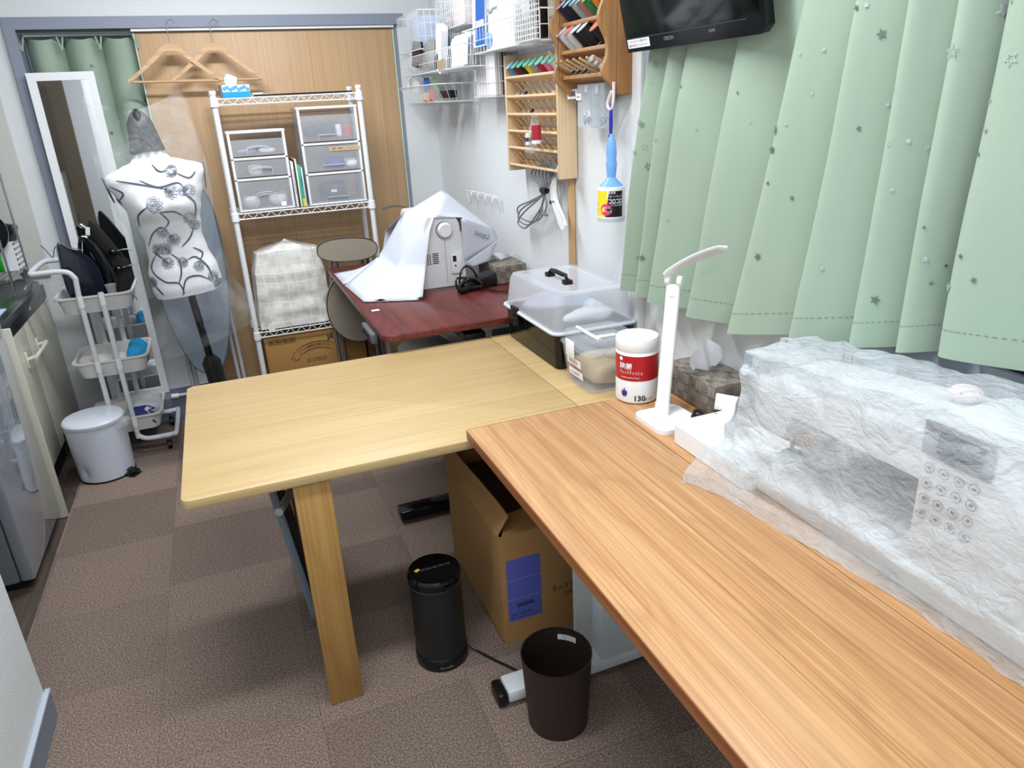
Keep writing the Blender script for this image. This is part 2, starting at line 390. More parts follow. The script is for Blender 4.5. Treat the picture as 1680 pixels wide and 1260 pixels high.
# yellow cutting table
T = thing('cutting_table', 'pale yellow oak work table with thick plank legs in the middle of the room', 'table', (.5, 1.98, 0))
q = B(); q.prism([(p[0], p[1]) for p in rr(1.02, .785, .022)], .024, Matrix.Translation((.31, 1.985, .675)), .002); q.obj('tabletop', M['yoak'], T)
q = B(); q.bb(.8225, 1.185, 1.593, 2.377, .675, .699, .002); q.obj('end_leaf', M['yoak'], T)
q = B(); q.bb(.04, .127, 1.602, 1.64, 0, .674, .002); q.obj('leg', M['yoakleg'], T)
q = B(); q.bb(.04, .127, 2.33, 2.368, 0, .674, .002); q.obj('leg', M['yoakleg'], T)
q = B(); q.bb(1.05, 1.137, 1.602, 1.64, 0, .674, .002); q.obj('leg', M['yoakleg'], T)
q = B(); q.bb(1.05, 1.137, 2.33, 2.368, 0, .674, .002); q.obj('leg', M['yoakleg'], T)
q = B(); q.bb(.06, .11, 1.64, 2.33, .10, .16, .002).bb(.06, 1.1, 1.97, 2.0, .62, .674, .002); q.obj('rail', M['yoakleg'], T)
# folded grey prop under the table
T = thing('folding_stool', 'folded grey stool leaning inside the left leg of the pale yellow table', 'stool', (.0, 1.9, 0))
q = B(); q.prism(rr(.30, .56, .05), .022, frame((.005, 1.985, .36), (0, .97, .0), (-.12, 0, 1)), .006); q.obj('seat', M['greyb'], T)
q = B(); q.prism(rr(.28, .54, .045), .006, frame((.03, 1.985, .36), (0, .97, .0), (-.12, 0, 1)), .001); q.obj('underside', M['blackm'], T)
q = B(); q.tube([(.0, 1.72, .55), (.045, 1.9, .52), (.05, 2.1, .52)], .011, 8, smooth=3).tube([(.055, 2.1, .52), (.05, 2.1, .0)], .009); q.obj('frame', simple((150, 160, 160)), T)
# near desk
T = thing('standing_desk', 'large near desk with striped walnut top and white steel legs', 'desk', (.82, .9, 0))
q = B(); q.prism(rr(.385, 1.4, .004), .025, Matrix.Translation((.664, .885, .71)), .002); q.obj('desktop', [M['desk']], T)
q = B(); q.bb(.8585, 1.185, .185, 1.585, .71, .7348, .001); q.obj('rear_panel', M['desk'], T)
q = B(); q.bb(.4695, .4712, .19, 1.58, .7105, .7345).bb(.475, .8565, 1.585, 1.5862, .7105, .7345); q.obj('edge_band', M['deskedge'], T)
WM = mat('white_steel', (214, 220, 224), .35)
for yy in (1.43, .35):
    q = B(); q.bb(.475, 1.13, yy - .035, yy + .035, .015, .05, .006); f_ = q.obj('foot', WM, T)
    q = B(); q.bb(.446, .4745, yy - .034, yy + .034, .006, .047, .008); q.obj('foot_cap', M['black'], f_, label='black foot cap')
    q = B(); q.bb(.75, .88, yy - .03, yy + .03, .05, .70, .004); q.obj('column', WM, T)
    q = B(); q.bb(.50, 1.12, yy - .02, yy + .02, .675, .709, .003); q.obj('bracket', WM, T)
q = B(); q.bb(.78, .80, .38, 1.39, .64, .70, .002).bb(.86, .88, .38, 1.39, .64, .70, .002); q.obj('crossbar', WM, T)
q = B(); q.bb(.70, 1.0, 1.455, 1.47, .03, .55, .003); q.obj('modesty_panel', simple((196, 200, 196)), T)
# mahogany desk
T = thing('sewing_desk', 'dark red mahogany desk with rounded corners along the right wall', 'desk', (.8, 3.0, 0))
q = B(); q.prism(rr(.75, 1.28, .035), .026, Matrix.Translation((.812, 3.02, .734)), .006); q.obj('desktop', M['maho'], T)
q = B(); q.bb(.42, .445, 2.52, 2.70, .695, .732, .004); cp = q.obj('control_panel', simple((96, 98, 100)), T)
q = B(); [q.bb(.417, .421, 2.56 + i * .03, 2.575 + i * .03, .705, .722) for i in range(4)]; q.obj('button', M['ink'], cp)
for yy in (2.44, 3.45):
    q = B(); q.bb(.43, 1.14, yy - .035, yy + .035, .012, .05, .006); q.obj('foot', M['blackg'], T)
    q = B(); q.bb(.74, .82, yy - .03, yy + .03, .05, .71, .004); q.obj('column', M['black'], T)
q = B(); q.bb(.76, .80, 2.47, 3.42, .66, .71).bb(.47, 1.14, 2.60, 2.64, .70, .733).bb(.47, 1.14, 3.43, 3.47, .70, .733); q.obj('frame', M['black'], T)
q = B(); q.box((.487, 2.74, .7607), (.03, .022, .0006)); single(q, 'sticker', M['paper'], 'small white sticker on the left edge of the mahogany desk', 'sticker')
# ============================================================ BACK OF THE ROOM
def curtain(name, mats, label, P, nu, nv, stars, base, rings=None, sr=1, thick=.0015):
    """P(s,t)->point; stars = list of (s,t,size,rot,outline,matindex) printed on the cloth"""
    q = B(); q.grid(P, nu, nv)
    def on(s, t, eps=.0015):
        p = P(s, t); a = P(min(1, s + .002), t) - P(max(0, s - .002), t); c = P(s, min(1, t + .01)) - P(s, max(0, t - .01))
        return p, a.normalized(), c.normalized()
    for (s, t, z, ro, hollow, mi) in stars:
        p, a, c = on(s, t); n = a.cross(c).normalized()
        if n.dot(O - p) < 0: n = -n
        q.m = mi
        a = (c.cross(n)).normalized(); c = n.cross(a)
        def pt(r_, k): th = ro + math.pi / 5 * k; return p + (a * math.cos(th) + c * math.sin(th)) * r_ + n * .002
        o = [pt(z if k % 2 == 0 else z * .42, k) for k in range(10)]
        if hollow:
            i_ = [pt(z * .66 if k % 2 == 0 else z * .26, k) for k in range(10)]
            q.add(o + i_, [(k, (k + 1) % 10, 10 + (k + 1) % 10, 10 + k) for k in range(10)])
        else: q.add(o + [p + n * .002], [(k, (k + 1) % 10, 10) for k in range(10)])
    q.m = 0
    return q
M['green'] = mat('sage_green_blackout_cloth', (152, 172, 154), .7, bump=(400, .12, .0008), sheen=.2)
M['starS'] = mat('silver_star_print', (205, 215, 212), .3, .7)
M['starD'] = mat('dark_silver_star_print', (120, 135, 128), .3, .6)
# short curtain in the doorway: three pinch pleats
def Pd(s, t):
    x = -.695 + s * .47; fold = abs(math.sin(math.pi * s * 3)); top = math.exp(-(1 - t) * 9)
    y = YW + .05 + .05 * (1 - fold) ** 2 * (1 if t > .5 else .8) - .035 * fold
    sag = .028 * fold * (1 - top) * 0
    z = .62 + t * 1.245
    x += .012 * math.sin(t * 9 + s * 5) * (1 - t)
    return V((x, y + .012 * nz((s * 4, t * 5, 1)), z - .02 * fold * top))
stars = [(R.random(), .3 + .68 * R.random(), R.uniform(.006, .012), R.random() * 6, 0, 2 if R.random() < .7 else 1) for _ in range(26)]
q = curtain('door_curtain', None, '', Pd, 70, 24, stars, None)
g = B(); q.m = 0
for k in range(4):
    s = k / 3; p = V((-.695 + s * .47, YW - .0, 1.83))
    q.tube([p + V((-.012, 0, .025)), p + V((0, -.008, -.03))], .004).tube([p + V((.012, 0, .025)), p + V((0, -.008, -.03))], .004)
single(q, 'door_curtain', [M['green'], M['starS'], M['starD']], 'sage green star curtain with pinch pleats hanging behind the tall mirror', 'curtain')
# wooden panel with an edge strip and the green cloth at its right
q = B(); q.bb(-.698, -.24, YW + .13, YW + .15, .02, 1.87, .001); single(q, 'sliding_panel', simple((196, 200, 198)), 'white sliding panel behind the green door curtain and the ironing board', 'panel')
q = B(); q.bb(-.228, .99, YW + .0, YW + .03, .02, 1.87, .001)
T = thing('partition_panel', 'tall beech wood sliding panel closing the doorway behind the wire shelf', 'panel', (.38, YW + .015, .0))
q.obj('board', M['panel'], T)
q = B(); q.bb(-.236, -.229, YW - .004, YW + .032, .02, 1.87).bb(.991, 1.0, YW - .004, YW + .032, .02, 1.87); q.obj('edge_strip', simple((196, 208, 192)), T)
# mirror
T = thing('standing_mirror', 'tall white framed mirror propped at the left of the doorway', 'mirror', (-.59, 4.06, .13))
mxm = frame((-.563, 4.052, .92), (1, .02, 0), (-.02, .015, 1))
w_, h_ = .272, 1.575
q = B()
for (cx, cy, a, c) in ((0, h_ / 2 - .017, w_, .034), (0, -h_ / 2 + .017, w_, .034), (-w_ / 2 + .017, 0, .034, h_ - .068), (w_ / 2 - .017, 0, .034, h_ - .068)):
    q.prism([(cx - a / 2, cy - c / 2), (cx + a / 2, cy - c / 2), (cx + a / 2, cy + c / 2), (cx - a / 2, cy + c / 2)], .022, mxm @ Matrix.Translation((0, 0, -.011)))
q.obj('frame', M['white'], T, smooth=False)
q = B(); q.prism([(-w_ / 2 + .03, -h_ / 2 + .03), (w_ / 2 - .03, -h_ / 2 + .03), (w_ / 2 - .03, h_ / 2 - .03), (-w_ / 2 + .03, h_ / 2 - .03)], .006, mxm @ Matrix.Translation((0, 0, -.004)))
q.obj('glass', mat('mirror_glass', (225, 230, 232), .02, 1), T, smooth=False)
# ---- coat hangers on the rail
def hanger(label, px, yy, tilt=0):
    T = thing('coat_hanger', label, 'hanger', (0, 0, 0), 'wooden coat hangers on the doorway rail')
    W = .205
    def arm(sg):
        pts = [(0, 0, .072), (sg * .03, 0, .066), (sg * .075, 0, .026), (sg * .15, 0, -.035), (sg * W, 0, -.072)]; b2 = B()
        q = spline([V(p) for p in pts], 5); hh = lambda i: .019 - .012 * (i / (len(q) - 1))
        vs = []
        for i, p in enumerate(q):
            for dy in (-.009, .009):
                for sz in (1, -1): vs.append((p.x, dy, p.z + sz * hh(i)))
        fs = []
        for i in range(len(q) - 1):
            a = i * 4; c = a + 4
            fs += [(a, c, c + 2, a + 2), (a + 1, a + 3, c + 3, c + 1), (a, a + 1, c + 1, c), (a + 2, c + 2, c + 3, a + 3)]
        fs += [(0, 2, 3, 1), tuple(len(vs) - 4 + k for k in (0, 1, 3, 2))]
        return b2.add(vs, fs)
    WD = M.setdefault('hang', wood('hanger_wood', (220, 188, 150), (206, 170, 130), (178, 140, 102), axis=0, rough=.4))
    for sg in (-1, 1): arm(sg).obj('arm', WD, T, ang=60)
    q = B(); q.tube([(-W + .01, 0, -.075), (W - .01, 0, -.075)], .006, 10); q.obj('bar', WD, T)
    q = B(); q.tube([(0, 0, .08), (0, 0, .15), (.002, 0, .172), (.02, 0, .19), (.038, 0, .172)], .0022, 8, smooth=4); q.obj('hook', M['chrome'], T)
    T.location = (px, yy, 1.725); T.rotation_euler = (0, tilt, 0); return T
hanger('light wooden coat hanger, the left one, its corner over the green curtain', -.085, 4.035, .02)
hanger('light wooden coat hanger, the right one, its bar behind the blue tissue box', .103, 4.045, .015)

# ---- wire shelf
SX0, SX1, SY0, SY1 = .058, .718, 3.78, 4.03
T = thing('wire_shelf', 'white wire shelf rack with three tiers against the wooden panel', 'shelf', ((SX0 + SX1) / 2, 3.9, 0))
for x in (SX0, SX1):
    for y in (SY0, SY1):
        q = B(); q.tube([(x, y, 0), (x, y, 1.59)], .0125, 14); [q.tube([(x, y, z), (x, y, z + .002)], .0131, 14) for z in [i * .025 + .02 for i in range(62)]]
        po = q.obj('post', M['whitem'], T)
        q = B(); q.lathe([(.014, 0), (.0155, .004), (.0155, .014), (.012, .018)], (x, y, 1.578), 14); q.obj('cap', M['white'], po)
for zt in (1.56, 1.045, .45):
    q = B()
    for (a, c) in (((SX0, SY0), (SX1, SY0)), ((SX0, SY1), (SX1, SY1)), ((SX0, SY0), (SX0, SY1)), ((SX1, SY0), (SX1, SY1))):
        q.tube([(a[0], a[1], zt), (c[0], c[1], zt)], .0032, 6).tube([(a[0], a[1], zt - .026), (c[0], c[1], zt - .026)], .0032, 6)
        L = math.hypot(c[0] - a[0], c[1] - a[1]); nn = max(4, int(L / .026) // 2 * 2)
        q.tube([(a[0] + (c[0] - a[0]) * i / nn, a[1] + (c[1] - a[1]) * i / nn, zt - (.026 if i % 2 else 0)) for i in range(nn + 1)], .0022, 6)
    for i in range(1, 27): x = SX0 + (SX1 - SX0) * i / 27; q.tube([(x, SY0, zt + .002), (x, SY1, zt + .002)], .0016, 5)
    for y in (SY0 + .08, SY1 - .08): q.tube([(SX0, y, zt), (SX1, y, zt)], .003, 6)
    dk = q.obj('wire_deck', M['whitem'], T)
    for x in (SX0, SX1):
        for y in (SY0, SY1):
            q = B(); q.lathe([(.0135, 0), (.019, .003), (.017, .04), (.0135, .043)], (x, y, zt - .035), 14); q.obj('collar', M['white'], dk)
# ---- drawer units
def drawers(label, x0, x1, z0, zs, arcs, group):
    T = thing('drawer_unit', label, 'drawers', ((x0 + x1) / 2, 3.9, z0), group)
    y0, y1 = 3.795, 4.02; z1 = zs[-1] + .012
    q = B()
    q.bb(x0, x0 + .008, y0 + .006, y1, z0, z1, .002).bb(x1 - .008, x1, y0 + .006, y1, z0, z1, .002).bb(x0, x1, y1 - .006, y1, z0, z1, .002).bb(x0, x1, y0 + .006, y1, z0, z0 + .006, .002)
    q.obj('body', M['frost'], T)
    q = B(); q.bb(x0 - .003, x1 + .003, y0 - .002, y1, z1, z1 + .012, .003); q.obj('lid', M['white'], T)
    q = B(); [q.bb(x0, x1, y0 - .001, y0 + .02, z - .012, z - .002, .002) for z in zs[:-1]]
    for x in (x0, x1 - .012): q.bb(x, x + .012, y0 - .001, y0 + .02, z0, z1, .002)
    q.bb(x0, x1, y0, y0 + .02, z0, z0 + .008, .002); q.obj('frame', M['white'], T)
    zz = [z0] + zs
    for i in range(len(zs)):
        a, c = zz[i] + .006, zz[i + 1] - .016
        q = B(); q.bb(x0 + .013, x1 - .013, y0, y0 + .003, a, c, .001).bb(x0 + .013, x1 - .013, y0 + .003, y1 - .01, a, a + .003).bb(x0 + .013, x0 + .016, y0 + .003, y1 - .01, a, c - .01).bb(x1 - .016, x1 - .013, y0 + .003, y1 - .01, a, c - .01)
        dr = q.obj('drawer', M['frost'], T)
        xm = (x0 + x1) / 2; w = (x1 - x0) * .19; q = B()
        if arcs:
            h = (c - a) * .62
            q.tube([(xm - w, y0 - .004, a + .004), (xm - w, y0 - .004, a + h * .78), (xm - w * .7, y0 - .007, a + h * .93), (xm, y0 - .009, a + h), (xm + w * .7, y0 - .007, a + h * .93), (xm + w, y0 - .004, a + h * .78), (xm + w, y0 - .004, a + .004)], .0022, 6)
            q.tube([(xm - w, y0 - .005, a + h * .74), (xm, y0 - .009, a + h * .86), (xm + w, y0 - .005, a + h * .74)], .0018, 6, smooth=4)
        else: q.tube([(xm - w, y0 - .004, a + .004), (xm - w, y0 - .005, a + .028), (xm + w, y0 - .005, a + .028), (xm + w, y0 - .004, a + .004)], .002, 6)
        q.obj('handle', M['frost2'], dr)
    return T
G = 'clear drawer units on the wire shelf'
drawers('low clear three drawer unit with arched handles at the left of the wire shelf', .085, .345, 1.051, [1.205, 1.30, 1.395], True, G)
dr = drawers('tall clear three drawer unit on the wire shelf, beige label on middle drawer', .415, .70, 1.051, [1.205, 1.345, 1.485], False, G)
q = B(); q.bb(.545, .695, 3.7925, 3.794, 1.302, 1.321); lb = q.obj('label', simple((214, 186, 146)), dr)
lettering([('工業用・家庭用ミシンアタッチメント', 0, 0, .012, .135)], frame((.62, 3.792, 1.3115), (1, 0, 0), (0, 0, 1)), lb, M['ink'])
q = B(); q.bb(.28, .305, 3.7925, 3.794, 1.064, 1.085); q.obj('label', M['paper'], bpy.data.objects['drawer_unit'])
# contents
def blob(name, label, cat, c, r, m, n=18, amp=.25, fr=14, sq=2.6, group=None):
    q = B()
    def f(u, v):
        th = u * 2 * math.pi; ph = (v - .5) * math.pi
        e = 2 / sq; sg = lambda w: math.copysign(abs(w) ** e, w)
        p = V((sg(math.cos(ph)) * sg(math.cos(th)) * r[0], sg(math.cos(ph)) * sg(math.sin(th)) * r[1], sg(math.sin(ph)) * r[2]))
        k = 1 + amp * nz((p.x * fr, p.y * fr, p.z * fr), 1, c[0] * 9)
        return V(c) + V((p.x * k, p.y * k, max(p.z * k, -r[2])))
    q.grid(f, n * 2, n, cu=True); return single(q, name, m, label, cat, base=(c[0], c[1], c[2] - r[2]), group=group)
blob('folded_cloth', 'dark blue rolled cloth at the left of the top right drawer', 'cloth', (.478, 3.87, 1.396), (.036, .05, .03), simple((28, 48, 88)), 12)
blob('folded_cloth', 'dark blue rolled cloth beside the white strip in the top right drawer', 'cloth', (.553, 3.87, 1.396), (.036, .05, .03), simple((30, 50, 86)), 12)
q = B(); q.lathe([(.006, 0), (.017, .003), (.018, .05), (.006, .055)], (.655, 3.86, 1.364), 18); single(q, 'thread_cone', simple((206, 50, 72)), 'pink red thread cone in the top right drawer', 'thread')
q = B(); q.lathe([(.006, 0), (.014, .003), (.015, .055), (.006, .058)], (.612, 3.86, 1.364), 18); single(q, 'thread_cone', M['white'], 'white thread cone beside the pink red one in the top right drawer', 'thread')
blob('pouch', 'bright blue pouch in the middle right drawer', 'pouch', (.575, 3.88, 1.243), (.045, .05, .027), simple((36, 66, 170)), 12)
blob('folded_paper', 'crumpled white sheet beside the blue pouch in the middle right drawer', 'paper', (.65, 3.87, 1.238), (.034, .05, .022), M['paper'], 10, .4)
blob('cable_case', 'dark blue coiled case in the bottom right drawer', 'case', (.545, 3.88, 1.112), (.07, .06, .044), simple((30, 46, 74)), 14)
q = B(); q.bb(.53, .575, 3.815, 3.817, 1.105, 1.118); single(q, 'label', M['paper'], 'white label in front of the dark blue coiled case', 'label')
blob('tape_roll', 'cream tape roll in the middle left drawer', 'tape', (.19, 3.87, 1.236), (.035, .04, .026), simple((226, 222, 205)), 12, .05)
blob('craft_bag', 'grey bag of small parts in the top left drawer', 'bag', (.16, 3.88, 1.325), (.05, .05, .012), simple((150, 146, 156)), 12, .5)
blob('craft_bag', 'white bag of small parts in the top left drawer', 'bag', (.262, 3.88, 1.324), (.04, .05, .012), simple((220, 222, 224)), 12, .5)
blob('craft_bag', 'pale bag in the bottom left drawer, left side', 'bag', (.145, 3.87, 1.09), (.04, .05, .03), simple((214, 216, 220)), 12, .4)
blob('craft_bag', 'pinkish bag in the bottom left drawer, right side', 'bag', (.275, 3.87, 1.092), (.045, .05, .032), simple((222, 210, 214)), 12, .4)
# books
bx = .352
for (w, h, c, lab) in ((.012, .215, (232, 232, 228), 'white spined magazine with small dark lettering, leftmost on the wire shelf'), (.008, .222, (30, 30, 34), 'thin black spined magazine on the wire shelf'), (.008, .225, (236, 236, 232), 'thin white book between the black and the green spines on the wire shelf'),
                       (.006, .20, (130, 190, 90), 'thin yellow green book on the wire shelf'), (.011, .195, (40, 170, 180), 'turquoise spined book with a yellow foot on the wire shelf'), (.007, .185, (225, 226, 224), 'thin white booklet beside the turquoise spine on the wire shelf')):
    q = B(); q.bb(bx, bx + w - .001, 3.80, 3.96, 1.051, 1.051 + h, .0008)
    if c == (40, 170, 180): q.m = 1; q.bb(bx, bx + w - .001, 3.7993, 3.80, 1.051, 1.088)
    o = single(q, 'book', [simple(c), simple((230, 210, 50))], lab, 'book', group='books between the drawer units')
    if w > .01:
        lettering([('EYESHADOW', 0, 0, .006, .12)] if c[0] > 200 else [('洋裁百科', 0, 0, .007, .05)], frame((bx + w / 2, 3.7992, 1.17), (0, 0, -1), (1, 0, 0)), o, M['ink'])
    bx += w
# top of the shelf: tissue box, board
T = thing('tissue_box', 'blue and white flowered tissue box on top of the wire shelf', 'tissue box', (.165, 3.85, 1.565))
q = B(); q.bb(.102, .222, 3.80, 3.92, 1.566, 1.588); q.m = 1; q.bb(.102, .222, 3.80, 3.92, 1.588, 1.618, .001); q.m = 2; q.bb(.092, .1015, 3.80, 3.92, 1.566, 1.618)
bo = q.obj('carton', [simple((20, 150, 220)), simple((206, 224, 246)), simple((90, 96, 112))], T)
q = B()
for i in range(9):
    cx, cz = .113 + .0125 * i, 1.603 + .006 * math.sin(i * 2.1)
    for k in range(5): th = k * 1.2566; q.ball((cx + .005 * math.cos(th), 3.7995, cz + .005 * math.sin(th)), (.0035, .0004, .0035), 8)
q.obj('flower_print', simple((60, 150, 225)), bo)
def tissue(c, w, h, parent=None, tilt=0):
    q = B()
    def f(u, v):
        a = (u - .5) * 2; x = a * w * (1 + .35 * v); y = .012 * math.sin(u * 9 + v * 3) * (1 - .2 * v); z = h * v * (1 - .45 * a * a) + .004 * math.sin(u * 7)
        return V(c) + V((x + tilt * z, y, z))
    q.grid(f, 14, 8); return q.obj('tissue', M['tissue'], parent)
tissue((.148, 3.86, 1.617), .022, .05, T)
q = B(); q.prism([(0, 0), (.42, .0), (.46, .03), (.40, .17), (.02, .17)], .006, Matrix.Translation((.235, 3.80, 1.5665)), .001); single(q, 'cutting_ruler', M['blackg'], 'flat black board lying on top of the wire shelf', 'board')
q = B(); q.prism(rr(.05, .08, .01), .007, Matrix.Translation((.255, 3.84, 1.573)), .002); single(q, 'eraser_pad', M['white'], 'small white pad on the black board beside the blue tissue box', 'pad')
# lace covered machine on the bottom tier
def lace():
    m = mat('white_lace_cloth', (228, 226, 220), .85); n = NT(m)
    br = n.new('ShaderNodeTexBrick'); br.offset = 0; br.squash = 1
    br.inputs['Scale'].default_value = 1; br.inputs['Mortar Size'].default_value = .0016; br.inputs['Brick Width'].default_value = .05; br.inputs['Row Height'].default_value = .05
    tc = n.new('ShaderNodeTexCoord'); s_ = n.new('ShaderNodeSeparateXYZ'); cb = n.new('ShaderNodeCombineXYZ')
    n.l(tc.outputs['Object'], s_.inputs[0]); n.l(n.math('ADD', s_.outputs[0], n.math('MULTIPLY', s_.outputs[1], .5)), cb.inputs[0]); n.l(s_.outputs[2], cb.inputs[1])
    wv = n.new('ShaderNodeVectorMath', operation='ADD'); nn = n.new('ShaderNodeTexNoise'); nn.inputs['Scale'].default_value = 6
    sc_ = n.new('ShaderNodeVectorMath', operation='SCALE'); sc_.inputs['Scale'].default_value = .035; n.l(n.coord(), nn.inputs['Vector']); n.l(nn.outputs['Color'], sc_.inputs[0])
    n.l(cb.outputs[0], wv.inputs[0]); n.l(sc_.outputs[0], wv.inputs[1]); n.l(wv.outputs[0], br.inputs['Vector'])
    h = n.noise(18, 5); c = n.mix(n.ramp(h, [(.35, (0, 0, 0)), (.6, (255, 255, 255))]), lin((206, 200, 192)), lin((228, 228, 224)))
    c = n.mix(br.outputs['Fac'], c, lin((245, 245, 242))); n.l(c, n.p.inputs['Base Color'])
    n.bump(n.math('ADD', h, n.math('MULTIPLY', br.outputs['Fac'], .8)), .5, .008); return m
q = B()
def lf(u, v):
    th = u * 2 * math.pi; e = .35; sg = lambda w: math.copysign(abs(w) ** e, w)
    z = .457 + v * .40; k = 1 - .10 * v - (.5 * max(0, v - .72) / .28 * .3)
    if v > .93: k *= 1 - (v - .93) / .07 * .96
    hx = .19 * k * (1 + .04 * math.sin(th * 7)) ; hy = .105 * k
    return V((.266 + .008 * v + sg(math.cos(th)) * hx + .006 * nz((th * 2, v * 6, 0)), 3.895 + sg(math.sin(th)) * hy + .012 * nz((th * 3, v * 7, 3)), z + (.035 * (1 - .6 * abs(math.cos(th))) if v > .8 else 0) * (v - .8) / .2))
q.grid(lf, 72, 26, cu=True)
T = thing('covered_machine', 'machine under a white lace cover on the bottom tier of the wire shelf', 'covered machine', (.257, 3.9, .455))
q.obj('cover', lace(), T)
q = B(); q.box((.135, 3.777, .468), (.032, .001, .045), rot=(0, .08, 0)); q.obj('care_tag', M['paper'], T)
# printed cardboard box under the shelf
CB = mat('brown_cardboard', (168, 126, 70), .8, bump=(120, .1)); M['card'] = CB
T = thing('cardboard_box', 'cardboard sewing machine box with printed ribbon under the wire shelf', 'box', (.33, 3.9, 0))
q = B(); q.bb(.085, .60, 3.795, 4.02, 0, .415, .003); bo = q.obj('carton', CB, T)
q = B()
fz = lambda x, z: V((x, 3.7944, z))
for i in range(4):
    x = .105 + i * .035
    q.add([fz(x, .368), fz(x + .031, .368), fz(x + .031, .398), fz(x, .398), fz(x + .002, .370), fz(x + .029, .370), fz(x + .029, .396), fz(x + .002, .396)], [(0, 1, 5, 4), (1, 2, 6, 5), (2, 3, 7, 6), (3, 0, 4, 7)])
    q.ribbon([(x + .008, .373), (x + .008, .392)], .002, fz).ribbon([(x + .015, .373), (x + .015, .393)], .002, fz).ribbon([(x + .022, .373), (x + .022, .39)], .0016, fz)
def arc(r_, a0, a1, cx, cz, w, n=20): q.ribbon([(cx + r_ * math.cos(math.radians(a0 + (a1 - a0) * i / n)), cz + r_ * math.sin(math.radians(a0 + (a1 - a0) * i / n))) for i in range(n + 1)], w, fz)
arc(.19, 128, 60, .345, .165, .0022); arc(.155, 128, 60, .345, .165, .0022)
q.ribbon([(.228, .315), (.205, .275), (.225, .282), (.218, .262), (.245, .275), (.25, .287)], .002, fz)
q.ribbon([(.215, .10), (.215, .16), (.235, .185), (.3, .188), (.42, .205), (.44, .21)], .002, fz).ribbon([(.215, .10), (.25, .06), (.5, .06)], .002, fz).ribbon([(.27, .185), (.27, .09)], .0015, fz).ribbon([(.285, .185), (.285, .09)], .0015, fz).ribbon([(.425, .207), (.435, .214), (.45, .205), (.44, .196), (.425, .2)], .0022, fz)
q.obj('printed_drawing', M['ink'], bo, smooth=False)
cv = lambda s: [(c, .345 + .172 * math.cos(math.radians(a)), .165 + .172 * math.sin(math.radians(a)), a) for c, a in zip(s, [122 - 5.1 * i for i in range(len(s))])]
for c, x, z, a in cv('JFC台特別仕様モデル'):
    lettering([(c, 0, 0, .02)], frame((x, 3.795, z), (math.sin(math.radians(a)), 0, -math.cos(math.radians(a))), (math.cos(math.radians(a)), 0, math.sin(math.radians(a)))), bo, M['ink'])
lettering([('JC-570DX', .335 - .34, .258 - .2, .03, .105), ('JA', .40 - .34 + .02, .37 - .2, .036, None, 'CENTER', .001)], frame((.34, 3.795, .2), (1, 0, 0), (0, 0, 1)), bo, M['ink'])
T = thing('cardboard_box', 'plain cardboard box with a white label, right of the printed ribbon box', 'box', (.69, 3.9, 0))
q = B(); q.bb(.612, .70, 3.80, 4.02, 0, .42, .003); bo = q.obj('carton', simple((120, 88, 52)), T)
q = B(); q.bb(.615, .65, 3.7985, 3.80, .34, .385); q.obj('label', M['paper'], bo)
# folding chair
LIN = mat('grey_beige_linen', (150, 143, 128), .9, bump=(260, .35, .0015))
T = thing('folding_chair', 'folded chair with grey linen pads tucked behind the mahogany desk', 'chair', (.54, 3.72, 0))
q = B(); mx = frame((.555, 3.728, .83), (1, 0, -.05), (0, .1, 1))
q.prism([(math.copysign(abs(math.cos(t)) ** .8, math.cos(t)) * .15, math.copysign(abs(math.sin(t)) ** .8, math.sin(t)) * .058) for t in [i * math.pi / 18 for i in range(36)]], .03, mx, 0); q.obj('backrest', LIN, T, ang=60)
q = B(); q.tube([mx @ V((math.copysign(abs(math.cos(t)) ** .8, math.cos(t)) * .15, math.copysign(abs(math.sin(t)) ** .8, math.sin(t)) * .058, .03)) for t in [i * math.pi / 18 for i in range(36)]], .003, 6, closed=True); q.obj('piping', simple((70, 66, 58)), T)
mx = frame((.565, 3.70, .545), (1, 0, 0), (-.16, .0, 1)); sp_ = [(math.cos(t) * .155, math.sin(t) * .19) for t in [i * math.pi / 24 for i in range(48)]]
q = B(); q.prism(sp_, .03, mx @ Matrix.Translation((0, 0, -.004)), 0); q.obj('seat', LIN, T, ang=60)
q = B(); q.tube([mx @ V((p[0], p[1], .026)) for p in sp_], .003, 6, closed=True); q.obj('piping', simple((70, 66, 58)), T)
SV = mat('silver_tube', (150, 156, 166), .3, .8)
for (x, dy) in ((.455, 0), (.485, .02), (.655, 0), (.685, .02)):
    q = B(); q.tube([(x, 3.735 + dy, .012), (x - .01, 3.745 + dy * .5, .45), (x + (.02 if x < .6 else -.03), 3.748, .80)], .0095, 10, smooth=4); q.obj('leg', SV, T)
# ---- things under the mahogany desk
T = thing('lidded_bin', 'cream plastic bin with an orange label under the mahogany desk', 'bin', (.70, 3.0, 0))
q = B(); q.lathe([(.09, 0), (.105, .01), (.115, .48), (.118, .5), (.08, .53)], (.73, 3.0, 0), 28); q.obj('bucket', simple((205, 204, 196)), T)
def cyl_label(x, y, r_, z0, z1, a0, a1, n=10):
    return B().grid(lambda u, v: V((x + r_ * math.cos(a0 + (a1 - a0) * u), y + r_ * math.sin(a0 + (a1 - a0) * u), z0 + (z1 - z0) * v)), n, 2)
cyl_label(.73, 3.0, .116, .43, .465, 3.7, 4.5).obj('label', simple((190, 120, 80)), T)
q = B(); q.bb(.86, 1.0, 2.95, 3.2, 0, .5, .01); single(q, 'computer_case', M['offwhite'], 'off white case standing right of the cream bin under the mahogany desk', 'case')
q = B(); q.bb(1.03, 1.16, 2.62, 2.95, 0, .54, .006); single(q, 'storage_case', simple((92, 94, 94)), 'dark grey case under the right end of the mahogany desk', 'case')
